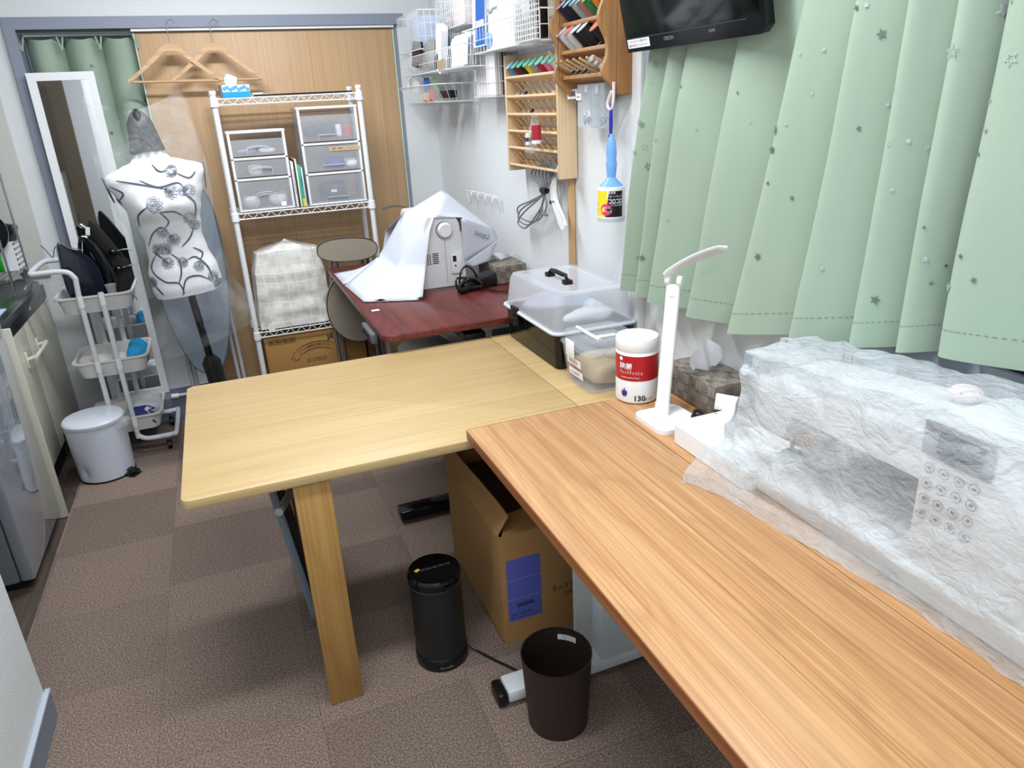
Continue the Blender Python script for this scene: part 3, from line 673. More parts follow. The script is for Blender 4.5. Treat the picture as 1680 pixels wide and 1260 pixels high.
q = B(); q.tube([(.84, 2.8, .55), (.86, 2.75, .4), (.84, 2.72, .2), (.85, 2.7, .006), (.9, 2.6, .006)], .004, 6, smooth=5); single(q, 'power_cord', M['black'], 'black cord dangling under the mahogany desk', 'cord')
# ---- ironing board
T = thing('ironing_board', 'grey ironing board standing folded between mirror and wire shelf', 'ironing board', (-.17, 3.95, 0))
out = [(-.165, .26), (-.155, .10)]; pts = []
for i in range(9): a = math.radians(200 + i * 17.5); pts.append((.0 + .075 * math.cos(a), -.62 + .10 * math.sin(a) + .02))
prof = [(.165, .10), (.165, -.15), (.145, -.35), (.105, -.52), (.06, -.62), (0, -.65), (-.06, -.62), (-.105, -.52), (-.145, -.35), (-.165, -.15), (-.165, .10), (-.14, .24), (-.08, .31), (0, .33), (.08, .31), (.14, .24)]
pf = [(p.x, p.y) for p in spline([V((a, c, 0)) for a, c in prof], 4, True)]
mx = frame((-.195, 3.95, .90), (1, 0, 0), (-.09, .10, 1))
q = B(); q.prism(pf, .025, mx, 0); q.obj('board', M['greyb'], T, ang=50)
q = B(); q.tube([mx @ V((p[0], p[1], .026)) for p in pf], .004, 6, closed=True); q.obj('hem', simple((80, 90, 100)), T)
LG = mat('pale_grey_tube', (188, 194, 200), .35, .2)
for x in (-.305, -.285, -.075, -.048):
    q = B(); q.tube([(x + .01, 3.93, .015), (x - .005, 4.02, .55), (x - .03, 4.05, .85)], .010, 10, smooth=3); q.obj('leg', LG, T)
q = B(); q.tube([(-.40, 3.915, .145), (-.06, 3.915, .145)], .0095, 10); q.obj('crossbar', LG, T)
q = B(); q.tube([(-.41, 3.915, .145), (-.375, 3.915, .145)], .0125, 10); q.obj('foot_cap', M['white'], T)

# ---- dress form
def form():
    fx, fy = -.125, 3.36
    T = thing('dress_form', 'dress form printed with grey scroll flowers on a black stand', 'dress form', (0, 0, 0))
    secs = [(.80, .133, .10), (.83, .14, .104), (.89, .138, .10), (.97, .118, .088), (1.03, .112, .082), (1.09, .122, .09), (1.16, .142, .11), (1.22, .165, .105), (1.28, .188, .085), (1.305, .183, .07), (1.325, .13, .06), (1.345, .075, .052), (1.37, .052, .048), (1.405, .046, .045)]
    def sec(z):
        for i in range(len(secs) - 1):
            if z <= secs[i + 1][0]:
                a = secs[i]; c = secs[i + 1]; t = (z - a[0]) / (c[0] - a[0]); t = t * t * (3 - 2 * t)
                return a[1] + (c[1] - a[1]) * t, a[2] + (c[2] - a[2]) * t
        return secs[-1][1:]
    def P(th, z, off=0):
        hx, hy = sec(z); hx += off; hy += off
        e = .85; cx = math.copysign(abs(math.cos(th)) ** e, math.cos(th)); sy = math.copysign(abs(math.sin(th)) ** e, math.sin(th))
        y = sy * hy
        if sy < 0: # bust
            for s_ in (-1, 1): y -= .028 * math.exp(-((z - 1.17) / .045) ** 2 - ((cx * hx - s_ * .062) / .045) ** 2)
        return V((cx * hx, y, z))
    q = B(); q.grid(lambda u, v: P(u * 2 * math.pi, .80 + v * .605), 56, 60, cu=True)
    n0 = len(q.v); q.add([P(k / 56 * 2 * math.pi, .80) for k in range(56)], [tuple(range(56))]); q.add([P(k / 56 * 2 * math.pi, 1.405) for k in range(56)], [tuple(range(56))])
    body = q.obj('torso', mat('white_form_fabric', (232, 234, 238), .75), T, ang=60)
    # scroll flowers: stems and petals following the torso
    q = B(); q2 = B()
    def S(x, z, off=.0015):   # x: signed position across the front
        hx, hy = sec(z); k = max(-.98, min(.98, x / (hx))); th = -math.acos(k) if True else 0
        e = .85; c = math.copysign(abs(k) ** (1 / e), k); th = -math.acos(max(-1, min(1, c)))
        return P(th, z, off)
    def stem(pts, w=.0036): 
        pp = spline([V((a, c, 0)) for a, c in pts], 7); q.ribbon([(p.x, p.y) for p in pp], w, S)
    def petal(x, z, a, L, w, b_=q2):
        n = 9; up = []; dn = []
        for i in range(n):
            t = i / (n - 1); ww = w * math.sin(math.pi * t ** .8) * (1 + .25 * math.sin(t * 16)); cx = x + math.cos(a) * L * t; cz = z + math.sin(a) * L * t
            up.append((cx - math.sin(a) * ww, cz + math.cos(a) * ww)); dn.append((cx + math.sin(a) * ww, cz - math.cos(a) * ww))
        for i in range(n - 1):
            b_.add([S(*up[i], .0012), S(*up[i + 1], .0012), S(*dn[i + 1], .0012), S(*dn[i], .0012)], [(0, 1, 2, 3)])
        q.ribbon(up, .0010, S); q.ribbon(dn, .0010, S); q.ribbon([(x, z), (x + math.cos(a) * L * .8, z + math.sin(a) * L * .8)], .001, S)
    def flower(x, z, a, s=1.0):
        for k in (-1.0, -.5, 0, .5, 1.0): petal(x, z, a + k * .6, .046 * s * (1 - .12 * abs(k)), .0095 * s)
    for (pts, fa, s) in (
        ([(-.03, .805), (.0, .87), (.05, .875), (.085, .85)], .3, 1), ([(-.02, .81), (-.03, .86), (-.08, .875), (-.115, .93), (-.08, .99)], .9, 1), ([(-.03, .86), (-.01, .90), (-.005, .95), (-.03, .985)], 2.1, 1.1),
        ([(.10, .84), (.095, .90), (.06, .95), (.025, .945)], 3.4, .9), ([(.115, .86), (.118, .84)], -1.5, .9), ([(-.10, .82), (-.12, .86)], 2.2, 1.0),
        ([(-.10, 1.02), (-.07, 1.07), (-.03, 1.09), (-.01, 1.055)], -1.2, 1.1), ([(-.11, 1.10), (-.10, 1.15), (-.06, 1.18)], .1, 1.35), ([(-.02, 1.15), (.0, 1.11), (-.02, 1.085)], -2.4, 1.0),
        ([(-.02, 1.15), (.03, 1.145), (.06, 1.12)], -.6, 1.1), ([(.10, 1.10), (.115, 1.16), (.09, 1.20)], 1.9, .8), ([(-.06, 1.28), (.0, 1.245), (.07, 1.25), (.09, 1.23)], -.8, 1.1),
        ([(-.17, 1.27), (-.13, 1.24), (-.15, 1.215)], -2.6, 1.1), ([(-.14, 1.29), (-.05, 1.26), (.02, 1.235)], -.5, 1.2), ([(.15, 1.28), (.12, 1.26), (.08, 1.285)], 2.6, 1.0),
        ([(.02, 1.0), (.06, 1.03), (.08, 1.06)], 1.0, 1.0), ([(.06, .99), (.09, .96), (.07, .93)], -2, .9), ([(-.09, 1.0), (-.06, .965)], -1, 1.0), ([(0, 1.33), (.02, 1.30), (.05, 1.30)], 0, .8)):
        stem(pts); flower(pts[-1][0], pts[-1][1], fa, s)
    q.obj('scroll_print', simple((70, 76, 92), .8), body, smooth=False); q2.obj('petal_print', simple((200, 205, 214), .8), body, smooth=False)
    for s_ in (-1, 1):
        q = B(); q.prism([(math.cos(t) * .026, math.sin(t) * .052) for t in [i * math.pi / 12 for i in range(24)]], .004, frame((s_ * .181, 0, 1.255), (0, s_, 0), (s_ * .16, 0, 1))); q.obj('arm_plate', simple((60, 66, 76)), T)
    # draped black neck cap
    q = B(); q.grid(lambda u, v: (lambda th, r_: V((math.cos(th) * r_, math.sin(th) * r_ * .9, 1.535 - .16 * v + .002 * math.sin(th * 3))))(u * 2 * math.pi, (.004 + .034 * min(1, v * 3.2) ** .5 + .022 * v) * (1 + .09 * v * math.sin(u * 2 * math.pi * 11))), 66, 14, cu=True)
    solid(q.obj('neck_cap', simple((14, 15, 18), .6), T), .002)
    q = B(); q.tube([(0, 0, .03), (0, 0, .80)], .016, 16); q.obj('pole', M['black'], T)
    q = B(); q.lathe([(.02, .50), (.04, .47), (.032, .30), (.045, .06), (.03, .03)], n=20, disp=lambda th, z: 1 + .12 * math.sin(th * 9)); q.obj('pole_sleeve', M['blackm'], T)
    for k in range(4):
        a = k * math.pi / 2 + .6; q = B(); q.tube([(0, 0, .10), (math.cos(a) * .10, math.sin(a) * .10, .05), (math.cos(a) * .2, math.sin(a) * .2, .012)], .011, 8, smooth=3); q.obj('leg', M['black'], T)
    T.location = (fx, fy, 0); T.rotation_euler = (0, -.075, .05)
    # clear bag over the form
    q = B()
    bs = [(.60, .215, .13), (.66, .205, .14), (.80, .175, .135), (.95, .160, .125), (1.08, .165, .13), (1.2, .190, .14), (1.3, .205, .12), (1.4, .195, .09), (1.48, .185, .05), (1.53, .17, .012)]
    def bag(u, v):
        z = .60 + .93 * v; i = 0
        while i < len(bs) - 2 and z > bs[i + 1][0]: i += 1
        a, c = bs[i], bs[i + 1]; t = (z - a[0]) / (c[0] - a[0]); hx = a[1] + (c[1] - a[1]) * t; hy = a[2] + (c[2] - a[2]) * t
        th = u * 2 * math.pi; k = 1 + .035 * math.sin(th * 5 + z * 8) + .05 * nz((math.cos(th) * 2, math.sin(th) * 2, z * 6), 1.3)
        zz = z + (.05 * abs(math.cos(th)) ** 6 + .02 + .04 * nz((u * 6, 3, 1))) * max(0, v - .75) * 4 + (.05 * math.cos(th - .4)) * max(0, .2 - v) * 5
        if v < .25: hx *= 1 + (.25 - v) * .9 * max(0, math.cos(th))
        return V((math.cos(th) * hx * k, math.sin(th) * hy * k, zz))
    q.grid(bag, 90, 60, cu=True)
    o = single(q, 'plastic_bag', film('clear_film', .09, scale=22, vary=.22, rough=.1, strength=1, dist=.012), 'large clear plastic bag draped over the dress form', 'bag', base=(0, 0, .60), ang=180)
    o.location = (fx - .04, fy, .60); o.rotation_euler = (0, -.075, .05)
form()

# ============================================================ LEFT: KITCHEN UNIT, TROLLEY, BIN
T = thing('refrigerator', 'glossy silver grey refrigerator beside the sink cabinet', 'refrigerator', (-1.1, 2.82, 0))
q = B(); q.bb(-1.45, -.865, 2.575, 3.065, .03, 1.25, .012); q.obj('cabinet', mat('fridge_side_grey', (118, 124, 128), .4), T)
FG = mat('glossy_fridge_door', (150, 158, 170), .08, .25, coat=.6)
q = B(); q.bb(-.862, -.818, 2.57, 3.068, .035, .78, .01); q.obj('door', FG, T)
q = B(); q.bb(-.862, -.818, 2.57, 3.068, .79, 1.25, .01); q.obj('door', FG, T)
q = B(); q.bb(-1.42, -.87, 2.60, 3.04, 0, .03); q.obj('plinth', M['blackm'], T)
q = B(); q.bb(-1.30, -1.06, 3.066, 3.068, .95, 1.12); q.obj('label', M['paper'], T)
T = thing('sink_cabinet', 'cream kitchen sink cabinet with a dark plinth on the left wall', 'cabinet', (-1.2, 3.6, 0))
q = B(); q.bb(-1.45, -.80, 3.075, 3.09, 0, .80, .001); q.obj('end_panel', M['cream'], T)
q = B(); q.bb(-1.45, -.89, 3.092, 4.10, .10, .70); q.obj('carcass', M['cream'], T)
for (a, c) in ((3.095, 3.56), (3.565, 4.09)):
    q = B(); q.bb(-.889, -.87, a, c, .11, .695, .002); dd = q.obj('door', M['cream'], T)
    q = B(); ya = a + .06 if a < 3.3 else 4.0
    if a < 3.3:
        q.tube([(-.869, 3.44, .575), (-.835, 3.44, .585), (-.83, 3.45, .585), (-.83, 3.66, .585), (-.835, 3.67, .585), (-.869, 3.67, .575)], .008, 10, smooth=3).bb(-.87, -.862, 3.43, 3.45, .54, .61, .003).bb(-.87, -.862, 3.66, 3.68, .54, .61, .003); q.obj('towel_bar', mat('cream_towel_bar', (225, 224, 208), .3), dd)
q = B(); q.bb(-1.4, -.90, 3.10, 4.09, 0, .10); q.obj('plinth', M['blackm'], T)
q = B(); q.bb(-1.45, -.872, 3.092, 4.10, .70, .765); q.obj('drawer_band', M['blackg'], T)
q = B(); q.bb(-.871, -.8695, 3.72, 3.745, .725, .74); q.obj('label', M['paper'], T)
T = thing('countertop', 'stainless worktop with a shiny rim over the cream sink cabinet', 'worktop', (-1.15, 3.6, .766))
q = B(); q.prism([(-1.45, 3.092), (-.86, 3.092), (-.845, 3.12), (-.845, 3.9), (-.87, 4.02), (-.95, 4.10), (-1.45, 4.10)], .03, Matrix.Translation((0, 0, .766)), .004); q.obj('slab', M['steel'], T)
q = B(); q.bb(-1.40, -1.0, 3.25, 3.7, .7965, .80, .001); q.obj('sink_rim', M['chrome'], T)
# dish rack
T = thing('dish_rack', 'tall chrome two tier dish rack on the worktop', 'dish rack', (-1.0, 3.9, .80))
for (x, y) in ((-.90, 3.70), (-.90, 4.02), (-1.12, 3.70), (-1.12, 4.02)):
    q = B(); q.tube([(x, y, .80), (x, y, 1.32)], .005, 10); q.obj('post', M['chrome'], T)
for z in (.86, 1.30):
    q = B(); q.tube([(-.90, 3.70, z), (-.90, 4.02, z), (-1.12, 4.02, z), (-1.12, 3.70, z)], .004, 8, closed=True)
    for i in range(9): q.tube([(-.90 - .22 * i / 8, 3.70, z), (-.90 - .22 * i / 8, 4.02, z - .0)], .002, 6)
    q.obj('wire_tier', M['chrome'], T)
q = B()
for i in range(6): q.tube([(-.875, 3.76 + i * .02, .885), (-.86, 3.77 + i * .02, .84), (-.88, 3.775 + i * .02, .81)], .0035, 6, smooth=3)
q.obj('drip_wires', M['chrome'], T)
q = B()
for i in range(6): q.bb(-.893, -.890, 3.86, 3.96, .88 + i * .023, .89 + i * .023)
for i in range(6): q.bb(-.893, -.890, 3.86 + i * .0185, 3.868 + i * .0185, .88, 1.005)
q.bb(-.95, -.893, 3.86, 3.862, .88, 1.0).bb(-.95, -.893, 3.958, 3.96, .88, 1.0).bb(-.95, -.893, 3.86, 3.96, .88, .882)
single(q, 'cutlery_basket', M['white'], 'white cutlery basket with square holes hooked on the dish rack', 'basket')
q = B(); q.lathe([(.028, 0), (.032, .01), (.032, .09), (.012, .115), (.012, .13), (.016, .135), (.016, .15)], (-.99, 4.0, .865), 20); single(q, 'soap_bottle', simple((40, 200, 60), .3), 'bright green soap bottle in the dish rack', 'bottle')
T = thing('black_pot', 'black pan with a white band standing in the dish rack', 'pan', (-1.0, 3.90, .87))
q = B(); q.lathe([(.0, 0), (.09, .0), (.10, .04), (.10, .05)], (0, 0, 0), 28, mx=frame((-.98, 3.84, 1.05), (1, 0, 0), (0, .3, 1))); q.obj('pan_body', M['blackg'], T)
q = B(); q.bb(-.93, -.905, 3.80, 3.86, 1.06, 1.075, .003); q.obj('band', M['white'], T)
q = B(); q.box((-.93, 4.04, 1.02), (.05, .02, .10), .004, (0, .3, 0)); single(q, 'steel_plate', M['steel'], 'small dark steel plate behind the cutlery basket', 'plate', base=(-.93, 4.04, .87))
q = B(); q.box((-.93, 3.35, .802), (.10, .16, .008), .003); single(q, 'soap_dish', simple((180, 200, 220)), 'pale blue tray at the near edge of the worktop', 'tray')
# pedal bin
bx_, by_ = -.69, 3.44
T = thing('pedal_bin', 'round white pedal bin with a dented side in front of the trolley', 'bin', (bx_, by_, 0))
q = B(); q.lathe([(.112, .0), (.116, .006), (.116, .012), (.121, .25)], (bx_, by_, 0), 48, disp=lambda th, z: 1 - .07 * math.exp(-((th - 4.0) / .22) ** 2 - ((z - .05) / .035) ** 2) * (1 if z > .02 else .3))
vs = B(); vs.grid(lambda u, v: (lambda th, z: V((bx_ + math.cos(th) * ((.1135 + .008 * v) * (1 - .10 * math.exp(-((th - 4.05) / .16) ** 2 - ((z - .05) / .03) ** 2))), by_ + math.sin(th) * ((.1135 + .008 * v) * (1 - .10 * math.exp(-((th - 4.05) / .16) ** 2 - ((z - .05) / .03) ** 2))), z)))(u * 2 * math.pi, .006 + .25 * v), 72, 28, cu=True)
vs.obj('bucket', simple((206, 214, 228), .3), T, ang=60)
q = B(); q.lathe([(.116, 0), (.117, .008)], (bx_, by_, 0), 48); q.obj('base_ring', M['blackm'], T)
q = B(); q.lathe([(.1225, .0), (.125, .003), (.125, .018), (.118, .026), (.09, .029), (0.001, .031)], (bx_, by_, .256), 48); q.obj('lid', simple((216, 223, 236), .25), T)
q = B(); q.box((bx_ + .115, by_ - .085, .028), (.05, .03, .006), .002, (.15, .1, -.7)).box((bx_ + .11, by_ - .08, .01), (.055, .05, .008), .002, (0, 0, -.7)); q.obj('pedal', M['blackg'], T)
q = B(); q.tube([(bx_ - .11, by_ + .03, .17), (bx_ - .135, by_ + .01, .15), (bx_ - .125, by_ - .03, .12)], .003, 6, smooth=4).bb(bx_ - .135, bx_ - .118, by_ + .02, by_ + .05, .16, .215, .003); q.obj('hinge', M['black'], T)
blob('bin_liner', 'crumpled clear bin liner edge at the rim of the pedal bin', 'bag', (bx_ + .11, by_ - .05, .245), (.03, .035, .018), film('liner', .3, scale=60), 10, .5)
# trolley
T = thing('utility_trolley', 'white three tier utility trolley beside the sink cabinet', 'trolley', (-.59, 3.73, 0))
tx0, tx1, ty0, ty1 = -.748, -.43, 3.575, 3.89
TR = M['offwhite']; TP = simple((218, 222, 228), .35)
for zt in (.78, .48, .19):
    q = B(); ro = lambda w, h, z: [V(((tx0 + tx1) / 2 + p[0], (ty0 + ty1) / 2 + p[1], z)) for p in rr(w, h, .04, 4)]
    W_, H_ = tx1 - tx0, ty1 - ty0
    loops = [ro(W_ - .05, H_ - .05, zt - .075), ro(W_ - .02, H_ - .02, zt - .004), ro(W_, H_, zt - .004), ro(W_, H_, zt + .003), ro(W_ - .024, H_ - .024, zt + .003), ro(W_ - .056, H_ - .056, zt - .068)]
    nn = len(loops[0]); vs_ = [p for l in loops for p in l]; fs_ = [(i * nn + k, i * nn + (k + 1) % nn, (i + 1) * nn + (k + 1) % nn, (i + 1) * nn + k) for i in range(5) for k in range(nn)]
    q.add(vs_, fs_ + [tuple(range(nn - 1, -1, -1)), tuple(5 * nn + k for k in range(nn))]); q.obj('tray', TR, T)
for (y, hid) in ((ty0 - .004, 0), (ty1 + .004, 1)):
    q = B(); q.tube([(-.635, y, .87), (-.64, y, .80), (-.64, y, .12), (-.64, y, .075)], .0115, 12); q.obj('post', TP, T)
    q = B(); q.tube([(-.555, y, .795), (-.555, y, .15), (-.55, y, .10), (-.52, y, .078), (-.46, y, .075)], .0115, 12, smooth=3); q.obj('post', TP, T)
    for zt in (.78, .48, .19):
        for x in (-.64, -.555): q = B(); q.lathe([(.0135, 0), (.0135, .05)], (x, y, zt - .042), 12); q.obj('clamp', M['white'], T)
q = B(); ya, yb = ty0 - .004, ty1 + .004
q.tube([(-.635, ya, .865), (-.655, ya, .895), (-.70, ya, .905), (-.765, ya, .905), (-.80, ya + .03, .905), (-.80, yb - .03, .905), (-.765, yb, .905), (-.70, yb, .905), (-.655, yb, .895), (-.635, yb, .865)], .0115, 12, smooth=5); q.obj('handle', TP, T)
q = B(); q.tube([(-.46, ya, .075), (-.405, ya, .077), (-.39, ya + .02, .08), (-.39, yb - .02, .08), (-.405, yb, .077), (-.46, yb, .075)], .0115, 12, smooth=4); q.obj('base_rail', TP, T)
q = B(); q.tube([(-.64, ya, .075), (-.73, ya, .077), (-.755, ya + .02, .08), (-.755, yb - .02, .08), (-.73, yb, .077), (-.64, yb, .075)], .0115, 12, smooth=4); q.obj('base_rail', TP, T)
for (x, y) in ((-.43, ya + .01), (-.43, yb - .01), (-.73, ya + .01), (-.73, yb - .01)):
    q = B(); q.lathe([(.009, .05), (.009, .07)], (x, y, 0), 10); cs = q.obj('caster', M['chrome'], T)
    q = B(); q.lathe([(.016, -.009), (.021, -.007), (.021, .007), (.016, .009)], n=20, mx=frame((0, 0, 0), (0, 1, 0), (0, 0, 1))); q.xform(lambda p: p + V((x, y, .0215))); q.box((x, y, .043), (.022, .026, .02), .004); q.obj('wheel', M['black'], cs)
# black irons in the top tray
def pan(label, c, r_, mx, h=.05):
    T = thing('frying_pan', label, 'pan', (c[0], c[1], .715)); 
    q = B(); q.lathe([(.001, 0), (r_ * .82, 0), (r_, h), (r_ + .003, h), (r_ * .85, .004), (.001, .003)], (0, 0, 0), 40, mx=mx, cap=False); q.xform(lambda p: p); q.obj('bowl', M['blackg'], T)
    q = B(); q.tube([mx @ V((math.cos(t) * (r_ + .002), math.sin(t) * (r_ + .002), h)) for t in [i * math.pi / 20 for i in range(40)]], .002, 6, closed=True); q.obj('rim', M['chrome'], T)
    return T
T = thing('machine_panel', 'large navy black machine panel leaning at the left of the trolley top tray', 'panel', (-.66, 3.72, .715))
q = B(); q.prism([(p.x, p.y) for p in spline([V(p + (0,)) for p in [(-.06, -.12), (.06, -.12), (.075, .0), (.04, .08), (-.02, .12), (-.06, .13)]], 4, True)], .05, frame((-.64, 3.72, .86), (.95, .3, 0), (0, .12, 1)), .004); q.obj('shell', mat('navy_gloss', (12, 18, 34), .12), T)
q = B(); q.tube([(-.70, 3.70, .74), (-.705, 3.71, .85), (-.70, 3.72, .99)], .003, 8); q.obj('edge_strip', M['chrome'], T)
T = thing('steam_iron', 'black domestic steam iron upright with a white strip on its edge, in the trolley', 'iron', (-.585, 3.78, .715))
q = B(); q.prism([(p.x, p.y) for p in spline([V(p + (0,)) for p in [(-.05, -.12), (.06, -.12), (.075, -.03), (.055, .06), (.005, .14), (-.03, .13), (-.05, .02)]], 4, True)], .06, frame((-.575, 3.80, .87), (.9, -.3, 0), (-.1, .1, 1)), .006); q.obj('body', M['blackg'], T)
q = B(); q.box((-.602, 3.757, .955), (.022, .006, .13), .002, (0, .22, 0)); q.obj('strip', M['white'], T, label='white strip')
q = B(); q.tube([(-.56, 3.75, .98), (-.53, 3.74, .90), (-.51, 3.74, .82), (-.515, 3.74, .74)], .011, 10, smooth=5); q.obj('handle', M['black'], T)
q = B(); q.ball((-.585, 3.735, .815), .005, 10); q.obj('button', M['white'], T)
T = thing('steam_iron', 'black iron farthest back in the trolley, propped against the mirror', 'iron', (-.545, 3.85, .715))
q = B(); q.prism([(p.x, p.y) for p in spline([V(p + (0,)) for p in [(-.05, -.14), (.08, -.14), (.09, -.02), (.07, .02), (.0, .16), (-.035, .19), (-.05, .02)]], 4, True)], .05, frame((-.535, 3.865, .88), (1, 0, 0), (-.12, 0, 1)), .006); q.obj('body', M['blackm'], T)
q = B(); q.box((-.585, 3.81, 1.0), (.018, .006, .10), .002, (0, .2, 0)); q.obj('strip', M['offwhite'], T)
q = B(); q.ball((-.50, 3.81, .93), (.02, .02, .014), 12).ball((-.495, 3.81, .85), (.022, .02, .014), 12); q.obj('knob', M['blackg'], T)
q = B(); q.tube([(-.50, 3.81, .93), (-.44, 3.81, .935), (-.42, 3.81, .925)], .003, 6).ball((-.46, 3.81, .933), (.022, .012, .003), 12); q.obj('lever', M['chrome'], T)
q = B(); q.tube([(-.495, 3.81, .85), (-.43, 3.81, .86), (-.405, 3.81, .85)], .003, 6).ball((-.455, 3.81, .857), (.022, .012, .003), 12); q.obj('lever', M['chrome'], T)
q = B(); q.lathe([(.013, 0), (.02, .07), (.024, .09)], (-.525, 3.68, .715), 14); single(q, 'measuring_cup', M['frost'], 'narrow clear measuring cup between the irons in the trolley', 'cup')
for (x, y, lab, mm) in ((-.475, 3.66, 'black scissors lying in the top tray of the trolley', M['black']), (-.455, 3.70, 'silver bent clip in the top tray of the trolley', M['chrome'])):
    q = B(); q.tube([(x - .02, y, .7165), (x - .01, y - .01, .75), (x, y, .7165), (x + .012, y - .01, .745), (x + .02, y, .7165)], .003, 6, smooth=4); single(q, 'clip', mm, lab, 'clip')
q = B(); q.tube([(-.82, 4.02, .96), (-.80, 3.98, .95), (-.76, 3.9, .92), (-.70, 3.74, .99), (-.6, 3.72, .96)], .002, 6, smooth=6); single(q, 'thin_cord', M['black'], 'thin black cord looping from the wall to the trolley', 'cord')
blob('folded_towel', 'white folded towel in the middle tray of the trolley', 'towel', (-.655, 3.72, .455), (.08, .125, .045), simple((222, 220, 216), .9), 18, .25, 12)
blob('folded_towel', 'small white rolled cloth beside the posts in the middle tray', 'towel', (-.555, 3.66, .45), (.04, .06, .036), simple((228, 226, 222), .9), 14, .3, 16)
blob('blue_cloth', 'bright sky blue cloth in the middle tray of the trolley', 'cloth', (-.485, 3.72, .462), (.042, .115, .052), simple((40, 160, 220), .8), 18, .35, 14)
blob('shopping_bag', 'clear plastic bag with blue letters in the bottom tray of the trolley', 'bag', (-.52, 3.72, .175), (.075, .12, .055), simple((216, 222, 228), .35), 20, .35, 14)
pb = B(); pb.box((-.53, 3.62, .205), (.07, .05, .004), .001, (.6, 0, 0)); o = single(pb, 'bag_print', simple((36, 40, 120)), 'navy printed patch on the clear bag in the bottom tray', 'print', base=(-.53, 3.62, .205))
lettering([('AW', 0, 0, .05, None, 'CENTER', .001)], frame((-.475, 3.60, .185), (.1, .25, 1), (-1, .3, 0)), o, simple((36, 40, 120)))
# ============================================================ RIGHT WALL
def spool(label, p, d, L, r_, col, cap, group, name='thread_spool', capr=1.18):
    d = V(d).normalized(); a = d.orthogonal().normalized(); mx = frame(p, a, d.cross(a))
    T = thing(name, label, 'thread spool', p, group)
    q = B(); q.lathe([(r_ * .5, .0), (r_, .002), (r_, L - .004), (r_ * .5, L - .002)], (0, 0, 0), 18, mx=mx.to_3x3()); q.xform(lambda w: w + V(p)); q.obj('thread', col, T)
    for z0 in (-.002, L - .003):
        q = B(); q.lathe([(r_ * .28, 0), (r_ * capr, 0), (r_ * capr, .0025), (r_ * .28, .0025)], (0, 0, 0), 18, mx=mx.to_3x3()); q.xform(lambda w: w + V(p) + d * z0); q.obj('flange', cap, T)
    return T
PD = V((-.046, 0, .048))
LW = wood('pale_pine', (232, 208, 176), (220, 194, 158), (198, 168, 128), axis=1, rough=.5, streak=.2, fine=.7, big=.1)
LP = wood('pale_pine_upright', (232, 208, 176), (220, 194, 158), (198, 168, 128), axis=2, rough=.5, streak=.2, fine=.7, big=.1)
T = thing('thread_rack', 'pale pine thread rack with six rows of pegs on the right wall', 'thread rack', (1.16, 2.64, 1.235))
for y in (2.40, 2.875):
    q = B(); q.bb(1.125, 1.195, y - .008, y + .008, 1.225, 1.655, .002); q.obj('side_board', LP, T)
q = B(); q.bb(1.18, 1.195, 2.408, 2.867, 1.625, 1.65, .002); q.obj('top_rail', LW, T)
rows = [1.566, 1.498, 1.434, 1.372, 1.310, 1.245]
PEG = wood('dowel_wood', (206, 176, 138), (190, 158, 118), (160, 126, 90), axis=0, rough=.5)
for k, z in enumerate(rows):
    q = B(); q.box((1.158, 2.6375, z), (.07, .458, .009), .001, (0, .25, 0)).bb(1.185, 1.195, 2.408, 2.867, z - .01, z + .02); sh = q.obj('shelf_board', LW, T)
    for i in range(8 if k < 5 else 7):
        y = 2.44 + i * .056 + (.045 if k == 5 else 0); q = B(); q.tube([V((1.178, y, z + .006)), V((1.178, y, z + .006)) + PD], .0036, 8); q.obj('peg', PEG, T)
q = B(); q.tube([(1.185, 2.49, 1.64), (1.17, 2.49, 1.65), (1.165, 2.49, 1.672), (1.18, 2.49, 1.68)], .004, 8, smooth=4); single(q, 'hook', M['white'], 'white plastic hook on the top rail of the pale thread rack', 'hook')
cols = [((205, 206, 200), 'pale grey'), ((226, 120, 158), 'pink'), ((176, 34, 62), 'crimson'), ((160, 160, 162), 'mid grey'), ((232, 206, 60), 'yellow'), ((22, 22, 24), 'black'), ((112, 30, 44), 'dark red'), ((88, 140, 186), 'light blue')]
MINT = simple((128, 214, 190), .4)
for i, (c, n) in enumerate(cols):
    y = 2.44 + i * .056; spool(n + ' thread spool with a ' + ('pale blue' if n == 'light blue' else 'mint green') + ' end on the pale thread rack', V((1.168, y, rows[0] + .013)), PD, .056, .0175, simple(c), MINT if n != 'light blue' else simple((170, 205, 230)), 'spools on the top row of the pale thread rack')
for (k, i, c, n) in ((1, 1, (226, 170, 168), 'small pink'), (1, 6, (26, 26, 28), 'small black'), (1, 7, (150, 152, 150), 'small grey'), (2, 5, (96, 28, 28), 'small dark red'), (2, 0, (200, 190, 180), 'small beige')):
    y = 2.44 + i * .056; spool(n + ' bobbin on the pale thread rack, ' + ('second' if k == 1 else 'third') + ' row', V((1.17, y, rows[k] + .012)), PD, .014, .012, simple(c), M['frost'], 'bobbins on the pale thread rack', 'bobbin', 1.05)
